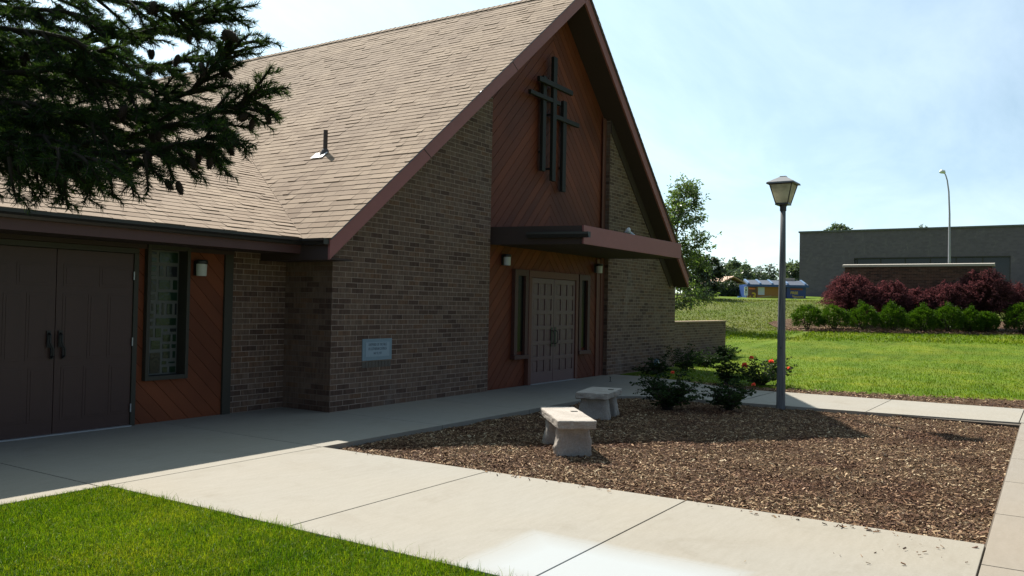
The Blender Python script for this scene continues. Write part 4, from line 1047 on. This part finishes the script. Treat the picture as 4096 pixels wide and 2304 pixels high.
fb = empty('commercial_building', (94.4, -6, 3.3), 'long dark flat roofed block building beyond the bank', 'building')
mb = MB(); mb.box(0, 30, -40, -.4+2, -1.5, 7.7)
obj('wall', MB().box(0, 34, 16.8, 23.0, -1.5, 7.6).box(.0, 34, -60, 16.8, 4.5, 7.6).box(0, 34, -60, 1.2, -1.5, 1.6).box(0.0, 34, 1.2, 16.8, -1.5, .6).box(0, 34, -60, 1.2, 1.6, 4.5), M_FARBRICK, fb)
obj('parapet_cap', MB().box(-.12, 34.1, -60, 23.12, 7.6, 7.78), plain('grey_parapet_cap', (.10, .10, .10), .6, .1, 2), fb)
w_ = obj('window', MB().box(.35, .5, 1.2, 16.8, .6, 4.5), mat('far_dark_glazing', lambda nt: pr(nt, (.014, .022, .034), .1, None)), fb)
for k in range(7): obj('mullion', MB().box(.28, .348, 1.2+k*2.55, 1.28+k*2.55, .6, 4.38), M_DARK, w_)
obj('wing_block', MB().box(-6, -.02, -24, -2.2, -1.5, 2.6), plain('grey_rendered_block', (.135, .135, .14), .8, .1, 1), fb)
obj('lintel', MB().box(-.06, .34, 1.2, 16.8, 4.38, 4.49), M_DARK, fb)

sx_, sy_ = dl(80, 41.9); sz = H(sx_, sy_)
sl = empty('street_lamp', (sx_, sy_, sz), 'tall curved steel street lamp in front of the dark building', 'street lamp', None, -rad(57.1))
pts = [(0, 0, -.3), (0, 0, 4), (-.03, 0, 8.5), (-.12, 0, 10.6), (-.28, 0, 11.7), (-.42, 0, 12.15), (-.55, 0, 12.4)]
obj('pole', MB().tube(pts, [.14, .12, .085, .07, .06, .055, .05], 10), plain('pale_grey_pole', (.36, .33, .39), .6, .06, 2), sl, smooth=True)
obj('lamp_head', MB().tube([(-.5, 0, 12.36), (-.62, 0, 12.5), (-.85, 0, 12.52), (-1.02, 0, 12.44)], [.08, .19, .2, .09], 10), M_WHITE, sl)

# blue car wash building
bx, by = dl(90, 28.4); cz_ = 2.55
M_BLUE = plain('blue_paint', (.03, .075, .24), .45, .1, 3); M_NAVY = plain('navy_panel', (.035, .06, .21), .5, .12, 3)
M_OCHRE = plain('ochre_panel', (.50, .22, .05), .6, .12, 2); M_YEL = plain('yellow_paint', (.8, .55, .03), .6, .1, 3); M_OLIVE = plain('olive_yellow_panel', (.45, .38, .04), .6, .1, 2)
M_ORANGE = plain('orange_paint', (.75, .2, .05), .6, .1, 3); M_BROWN = plain('brown_panel', (.16, .075, .045), .6, .12, 3); M_PALEROOF = plain('pale_blue_metal_roof', (.05, .062, .095), .6, .1, 2)
cw = empty('car_wash', (bx, by, cz_), 'blue roofed car wash building with orange panels on the bank top', 'building', None, -rad(57.1))
obj('wall', MB().box(-3.05, 3.35, .2, 3.2, -.8, 1.75), M_BLUE, cw)
obj('ochre_panel', MB().box(-2.0, 1.1, .12, .195, .35, 1.62), M_OCHRE, cw)
obj('olive_panel', MB().prism([(-2.0, -.3), (1.1, -.3), (1.1, .52), (-.4, .50), (-2.0, .28)], lambda p, k: (p[0], (.10, .118)[k], p[1])), M_OLIVE, cw)
obj('pale_stripe', MB().prism([(-2.0, .27), (-.42, .50), (-.42, .58), (-2.0, .36)], lambda p, k: (p[0], (.09, .099)[k], p[1])), plain('cream_stripe', (.62, .48, .24), .6, .1, 3), cw)
lp_ = obj('price_panel', MB().box(-3.0, -2.02, -.05, .19, -.5, 1.58), M_BROWN, cw)
obj('stripe', MB().box(-2.9, -2.2, -.058, -.051, 1.20, 1.36), M_ORANGE, lp_)
txt('lettering', '$', .45, (-2.72, -.055, .32), M_YEL, lp_, bold=.012); txt('lettering', '3', 1.15, (-2.33, -.055, .40), M_YEL, lp_, bold=.02)
rp = obj('vacuum_panel', MB().box(1.15, 3.1, -.25, .19, -.5, 1.62), M_NAVY, cw)
obj('stripe', MB().box(1.5, 2.85, -.258, -.251, 1.20, 1.38), plain('burnt_orange', (.3, .07, .03), .6, .1, 3), rp)
txt('lettering', 'FREE', .40, (1.95, -.255, .88), M_YEL, rp, bold=.008); t2 = txt('lettering', 'Vacuums', .34, (2.35, -.255, .50), M_YEL, rp, bold=.008)
obj('disc', MB().tube([(2.05, -.258, .0), (2.05, -.251, .0)], .36, 24), M_WHITE, rp)
obj('notice', MB().box(-1.85, -1.15, .08, .119, .62, 1.45), M_WHITE, cw)
rf = obj('roof', MB().prism([(-.45, 1.74), (1.2, 2.26), (1.2, 2.12), (-.45, 1.58)], lambda p, k: ((-3.15, 3.4)[k], p[0], p[1])), M_PALEROOF, cw)
obj('eave_band', MB().box(-3.2, 3.45, -.5, -.46, 1.50, 1.74), M_BLUE, rf)
rb = MB()
for xx in (-3.1, -1.85, -.55, 1.1, 3.0): obj('roof_rib', MB().prism([(-.44, 1.76), (1.2, 2.27), (1.2, 2.36), (-.3, 1.93)], lambda p, k: (xx+(0, .22)[k], p[0], p[1])), plain('light_blue_rib', (.09, .16, .28), .5, .1, 3), rf)
obj('rooftop_unit', MB().box(1.2, 2.5, 1.25, 2.0, 2.1, 2.52), plain('pinkish_vent_housing', (.42, .34, .31), .6, .1, 3), cw, bevel=.02)
ps = empty('notice_sign', (*dl(89, 24.95), 2.45), 'narrow white sign board left of the car wash', 'sign', None, -rad(57.1))
obj('board', MB().box(-.19, .19, -.02, .02, .62, 1.55), M_WHITE, ps)
obj('post', MB().box(-.03, .03, .021, .06, -.3, 1.5), M_STEEL, ps)
ring = [(.1*math.cos(a)*1, 1.0+.1*math.sin(a)) for a in np.linspace(0, 6.283, 17)[:-1]]
for b_ in ((-.11, .11, -.028, -.021, 1.38, 1.46), (-.10, .10, -.028, -.021, 1.14, 1.26)): obj('symbol', MB().box(*b_), M_BLACK, ps)
obj('ring', MB().tube([(p[0], -.025, p[1]) for p in ring]+[(ring[0][0], -.025, ring[0][1])], .018, 5, False), M_BLACK, ps)
bn = empty('blue_bin', (*dl(88, 23.95), 2.42), 'small blue lidded bin at the foot of the dark hedge', 'bin', None, -rad(57.1))
obj('body', MB().prism([(-.30, -.3), (.30, -.3), (.34, .32), (-.34, .32)], lambda p, k: (p[0], (-.25, .25)[k], p[1])), M_BLUE, bn, bevel=.02)
obj('lid', MB().box(-.37, .37, -.28, .28, .321, .40).box(-.13, .13, -.12, .12, .40, .52), plain('light_blue_lid', (.10, .2, .45), .5, .1, 5), bn, bevel=.015)
hx, hy = dl(126, 32.0); hz = H(hx, hy)
hs = empty('house', (hx, hy, hz), 'small house with a tan roof among the skyline trees', 'house', None, -rad(40))
obj('wall', MB().box(-2.2, 2.2, -2.4, 2.4, -.3, 1.7), plain('tan_render', (.34, .26, .19), .8, .1, 2), hs)
obj('roof', MB().prism([(-2.6, 1.55), (0, 2.75), (2.6, 1.55), (2.6, 1.4), (0, 2.55), (-2.6, 1.4)], lambda p, k: (p[0], (-2.7, 2.7)[k], p[1])), plain('tan_tiles', (.42, .27, .19), .85, .15, 3), hs)

# ------------------------------------------------------------------ spruce reaching in from the upper left
YAWR = -rad(57.1146)
TLAT, TDEP = -3.3, 3.5
def loc_sp(px, py, D):      # tree-local point (x right, y away, z up from the ground) of a limb node: angles read off the photograph, D metres away
    lat = (px-2048)/3339*D; z = 1.55 + (1220.8+.0191*(px-2048)-py)/3339*D
    return Vector((lat-TLAT, D-TDEP, z))
def spruce():
    rg = random.Random(77)
    x, y = dl(TDEP, TLAT)
    e = empty('spruce_tree', (x, y, -.02), 'dark spruce with drooping cone laden branches filling the upper left corner', 'tree', None, YAWR)
    wood = MB(); wood.tube([(0, 0, -.2), (0, 0, .6), (.02, 0, 2), (0, .02, 4), (0, 0, 6.5), (0, 0, 8.5)], [.19, .16, .14, .105, .06, .015], 10)
    TW = []                                     # twigs: list of point lists
    CN = []
    def twig(p, d, ln, droop=.12, wob=.10):
        pts = wander(p, d, ln, 4, wob*.6, droop, rg); TW.append(pts); return pts
    def sub(p, d, ln, dens=1.0, droop=.10, cones=.12):
        pts = wander(p, d, ln, 6, .055, droop, rg)
        wood.tube(pts, [.0065*(1-.75*i/6)+.0012 for i in range(7)], 5, False)
        TW.append(pts[2:])
        n = int(ln/.036*dens)
        for k in range(n):
            u = (k+rg.random())/n*6; u = min(5.99, max(.5, u)); i = int(u); c = pts[i]+(pts[i+1]-pts[i])*(u-i); t = (pts[i+1]-pts[i]).normalized()
            s = t.cross(Vector((0, 0, 1))); s = s.normalized() if s.length > .05 else Vector((1, 0, 0))
            dd = t*.9 + s*(.75 if k % 2 else -.75) + Vector((0, 0, rg.gauss(-.02, .34)))
            tl = ln*.5*(1-.5*u/6)*rg.uniform(.6, 1.2)
            q = twig(c, dd, max(.05, tl), droop*.6)
            if rg.random() < cones*.55: CN.append(q[rg.choice((2, 3, 4))])
        return pts
    def limb(nodes, dens=1.0, droop=.1, r0=.022, start=.0, sl=.55, cones=.12):
        P = [Vector(nodes[0])]
        for a, b in zip(nodes[:-1], nodes[1:]):
            a, b = Vector(a), Vector(b); k = max(2, int((b-a).length/.12))
            P += [a+(b-a)*(i/k)+Vector((rg.gauss(0, .008), rg.gauss(0, .008), rg.gauss(0, .008))) for i in range(1, k+1)]
        n = len(P); wood.tube(P, [r0*(1-.85*i/(n-1))+.002 for i in range(n)], 6, False)
        TW.append(P[n//2:])
        L = sum((P[i+1]-P[i]).length for i in range(n-1)); m = int(L/.058*dens)
        for k in range(m):
            u = start + (1-start)*(k+rg.random())/m; f_ = u*(n-1); i = min(n-2, int(f_)); c = P[i]+(P[i+1]-P[i])*(f_-i); t = (P[i+1]-P[i]).normalized()
            s = t.cross(Vector((0, 0, 1))).normalized()
            dd = t*1.0 + s*(.7 if k % 2 else -.7)*rg.uniform(.4, 1.2) + Vector((0, 0, rg.gauss(-.06-droop*1.6, .34)))
            sub(c, dd, sl*(1-.80*u)*rg.uniform(.5, 1.05)+.045, 1.0, droop*.45, cones)
    T = lambda z: Vector((0, 0, z))
    S = loc_sp
    limb([T(2.75), S(-300, 330, 3.3), S(0, 440, 3.25), S(300, 450, 3.2), S(560, 415, 3.15), S(750, 335, 3.1), S(850, 240, 3.08), S(935, 150, 3.05)], 1.25, .05, .02, .18, .46, .2)
    limb([T(2.55), S(-300, 480, 3.1), S(100, 560, 3.05), S(450, 540, 3.0), S(720, 460, 2.97), S(830, 425, 2.95), S(915, 380, 2.95), S(995, 330, 2.95)], 1.25, .08, .02, .15, .42, .25)
    limb([T(2.95), S(-200, 120, 3.5), S(120, 150, 3.45), S(450, 130, 3.4), S(690, 80, 3.38), S(800, 40, 3.36), S(870, -5, 3.35)], 1.3, .06, .02, .15, .50, .15)
    limb([T(2.45), S(-250, 560, 2.95), S(60, 560, 2.9), S(380, 580, 2.88), S(640, 570, 2.85), S(760, 545, 2.85), S(880, 520, 2.85)], 1.25, .14, .018, .15, .42, .25)
    limb([T(3.1), S(-250, -60, 3.3), S(150, -60, 3.25), S(450, -40, 3.2), S(640, 10, 3.2), S(730, 40, 3.2)], 1.2, .08, .02, .1, .46, .1)
    limb([T(2.75), S(-200, 300, 3.8), S(100, 290, 3.75), S(400, 260, 3.7), S(620, 235, 3.66), S(745, 225, 3.65)], 1.3, .06, .02, .12, .5, .2)
    limb([T(2.35), S(-300, 560, 2.7), S(0, 540, 2.65), S(220, 580, 2.62), S(400, 620, 2.6)], 1.2, .22, .016, .1, .42, .15)
    limb([T(2.9), S(-300, 60, 2.9), S(0, 80, 2.85), S(250, 120, 2.8), S(430, 190, 2.8)], 1.2, .1, .018, .05, .5, .1)
    limb([T(2.6), S(-300, 330, 2.9), S(0, 380, 2.8), S(220, 420, 2.75), S(380, 480, 2.72)], 1.2, .14, .018, .05, .48, .12)
    limb([T(2.8), S(-200, 200, 4.1), S(150, 210, 4.1), S(420, 170, 4.0), S(560, 120, 4.0)], 1.2, .06, .02, .1, .5, .1)
    limb([T(2.5), S(-200, 480, 3.7), S(150, 480, 3.6), S(450, 530, 3.55), S(700, 570, 3.5), S(830, 560, 3.5)], 1.1, .14, .018, .12, .45, .2)
    limb([T(2.85), S(-300, 240, 3.0), S(0, 250, 2.95), S(200, 260, 2.9), S(380, 300, 2.9), S(520, 330, 2.9)], 1.2, .08, .018, .05, .5, .1)
    limb([T(3.05), S(-300, -20, 3.1), S(0, 0, 3.05), S(220, 20, 3.0), S(360, 60, 3.0)], 1.2, .08, .018, .05, .5, .1)
    limb([T(2.65), S(-300, 420, 3.4), S(0, 440, 3.35), S(250, 430, 3.3), S(480, 430, 3.3), S(620, 450, 3.3)], 1.2, .08, .018, .05, .46, .2)
    limb([T(2.45), S(-300, 500, 2.8), S(0, 520, 2.75), S(150, 530, 2.7), S(300, 560, 2.7)], 1.1, .16, .016, .05, .42, .1)
    for px, py, D, ln in ((190, 600, 2.75, .16), (240, 620, 2.7, .13), (330, 600, 2.85, .13), (400, 600, 2.8, .11), (480, 600, 2.85, .13), (560, 590, 2.8, .1), (60, 590, 2.7, .14), (20, 600, 2.6, .12), (640, 590, 2.85, .08)):
        p = S(px, py, D); sub(p, Vector((rg.uniform(.1, .45), rg.uniform(-.3, .3), -1)), ln*1.25, .8, .0, .12)
    for k in range(26):                         # the rest of the tree, mostly above and outside the frame
        z = 2.6+k*.21; a = 1.9 + rg.uniform(-.2, 4.6) if z < 3.4 else rg.uniform(0, 6.28); L = 1.9*(1-(z-2.4)/6.4)+.15
        d = Vector((math.cos(a), math.sin(a), 0)); limb([T(z), T(z)+d*L*.5+Vector((0, 0, -.05)), T(z)+d*L+Vector((0, 0, .08))], .55, .1, .018, .15, .6, .02)
    obj('trunk', wood, plain('dark_spruce_bark', (.028, .022, .018), .95, .3, 16, .4, spec=.1), e, smooth=True)
    # needles on every twig
    tv = MB(); B, TD = [], []
    for pts in TW:
        tv.tube(pts, [.0022]*(len(pts)-1)+[.0012], 4, False)
        for a, b in zip(pts[:-1], pts[1:]):
            d = b-a; n = max(2, int(d.length*(1050 if a.z < 3.4 else 300)))
            for k in range(n): B.append(a + d*((k+rg.random())/n)); TD.append(d)
    B = np.array(B); TD = np.array(TD); TD /= np.linalg.norm(TD, axis=1)[:, None]; n = len(B)
    rd = unit(n); rd -= TD*np.sum(rd*TD, 1)[:, None]; rd /= np.linalg.norm(rd, axis=1)[:, None]
    d = rd*.85 + TD*.85 + np.array([0, 0, .12]); d /= np.linalg.norm(d, axis=1)[:, None]; s = np.cross(d, unit(n)); s /= np.linalg.norm(s, axis=1)[:, None]
    L = RN.uniform(.019, .029, n)[:, None]; w = .00135
    V = np.stack([B - s*w, B + s*w, B + d*L + s*w*.35, B + d*L - s*w*.35], 1).reshape(-1, 3)
    kites('crown', V, M_NEEDLE, e)
    obj('twigs', tv, M_TWIG, e)
    # cones hanging in clusters near the branch tips
    cm = MB(); prof = [(.003, 0), (.010, -.006), (.0145, -.018), (.0155, -.030), (.0135, -.044), (.009, -.056), (.003, -.063)]
    cm.lathe(prof, 9)
    for k in range(70):
        t = .05+.9*k/70; z = -.063*t; r = float(np.interp(t*.063, [-q[1] for q in prof], [q[0] for q in prof])); a = k*2.39996
        c, s_ = math.cos(a), math.sin(a); tx, ty = -s_, c
        cm.add([(c*r*.8-tx*.004, s_*r*.8-ty*.004, z), (c*r*.8+tx*.004, s_*r*.8+ty*.004, z), (c*(r+.004)+tx*.0025, s_*(r+.004)+ty*.0025, z-.008), (c*(r+.004)-tx*.0025, s_*(r+.004)-ty*.0025, z-.008)], [(0, 1, 2, 3)])
    proto = None
    rg.shuffle(CN)
    pts = []
    for p in CN:
        for q in range(rg.choice((1, 1, 2, 3))): pts.append(p + Vector((rg.gauss(0, .018), rg.gauss(0, .018), rg.gauss(-.005, .01))))
    extra = [(1010, 380, 2.95), (1025, 430, 2.95), (1005, 440, 2.96), (985, 425, 2.95), (890, 480, 2.9), (915, 480, 2.9), (850, 545, 2.9), (835, 555, 2.9), (870, 550, 2.9), (820, 550, 2.92), (868, 255, 3.08), (862, 240, 3.08), (768, 80, 3.36), (760, 95, 3.36), (745, 140, 3.4), (700, 690, 2.85), (740, 620, 2.85), (800, 630, 2.85), (610, 610, 2.85), (650, 690, 2.85), (520, 625, 2.88), (590, 190, 3.6), (620, 185, 3.6), (670, 180, 3.6), (605, 300, 3.4), (530, 310, 3.4), (460, 370, 3.2)]
    AT = np.array([p for t in TW for p in t])
    snap = []
    for q in extra:
        d_ = AT - np.array(S(*q)); snap.append(Vector(AT[int(np.argmin((d_**2).sum(1)))]) + Vector((rg.gauss(0, .012), rg.gauss(0, .012), .004)))
    pts = snap + pts[:70]
    for p in pts:
        if proto is None: proto = obj('cone', cm, M_CONE, e); o = proto
        else: o = proto.copy(); COL.objects.link(o); o.parent = e
        o.location = p; o.rotation_euler = (rg.gauss(0, .35), rg.gauss(0, .35), rg.uniform(0, 6)); k = rg.uniform(.62, .88); o.scale = (k, k, k)
spruce()
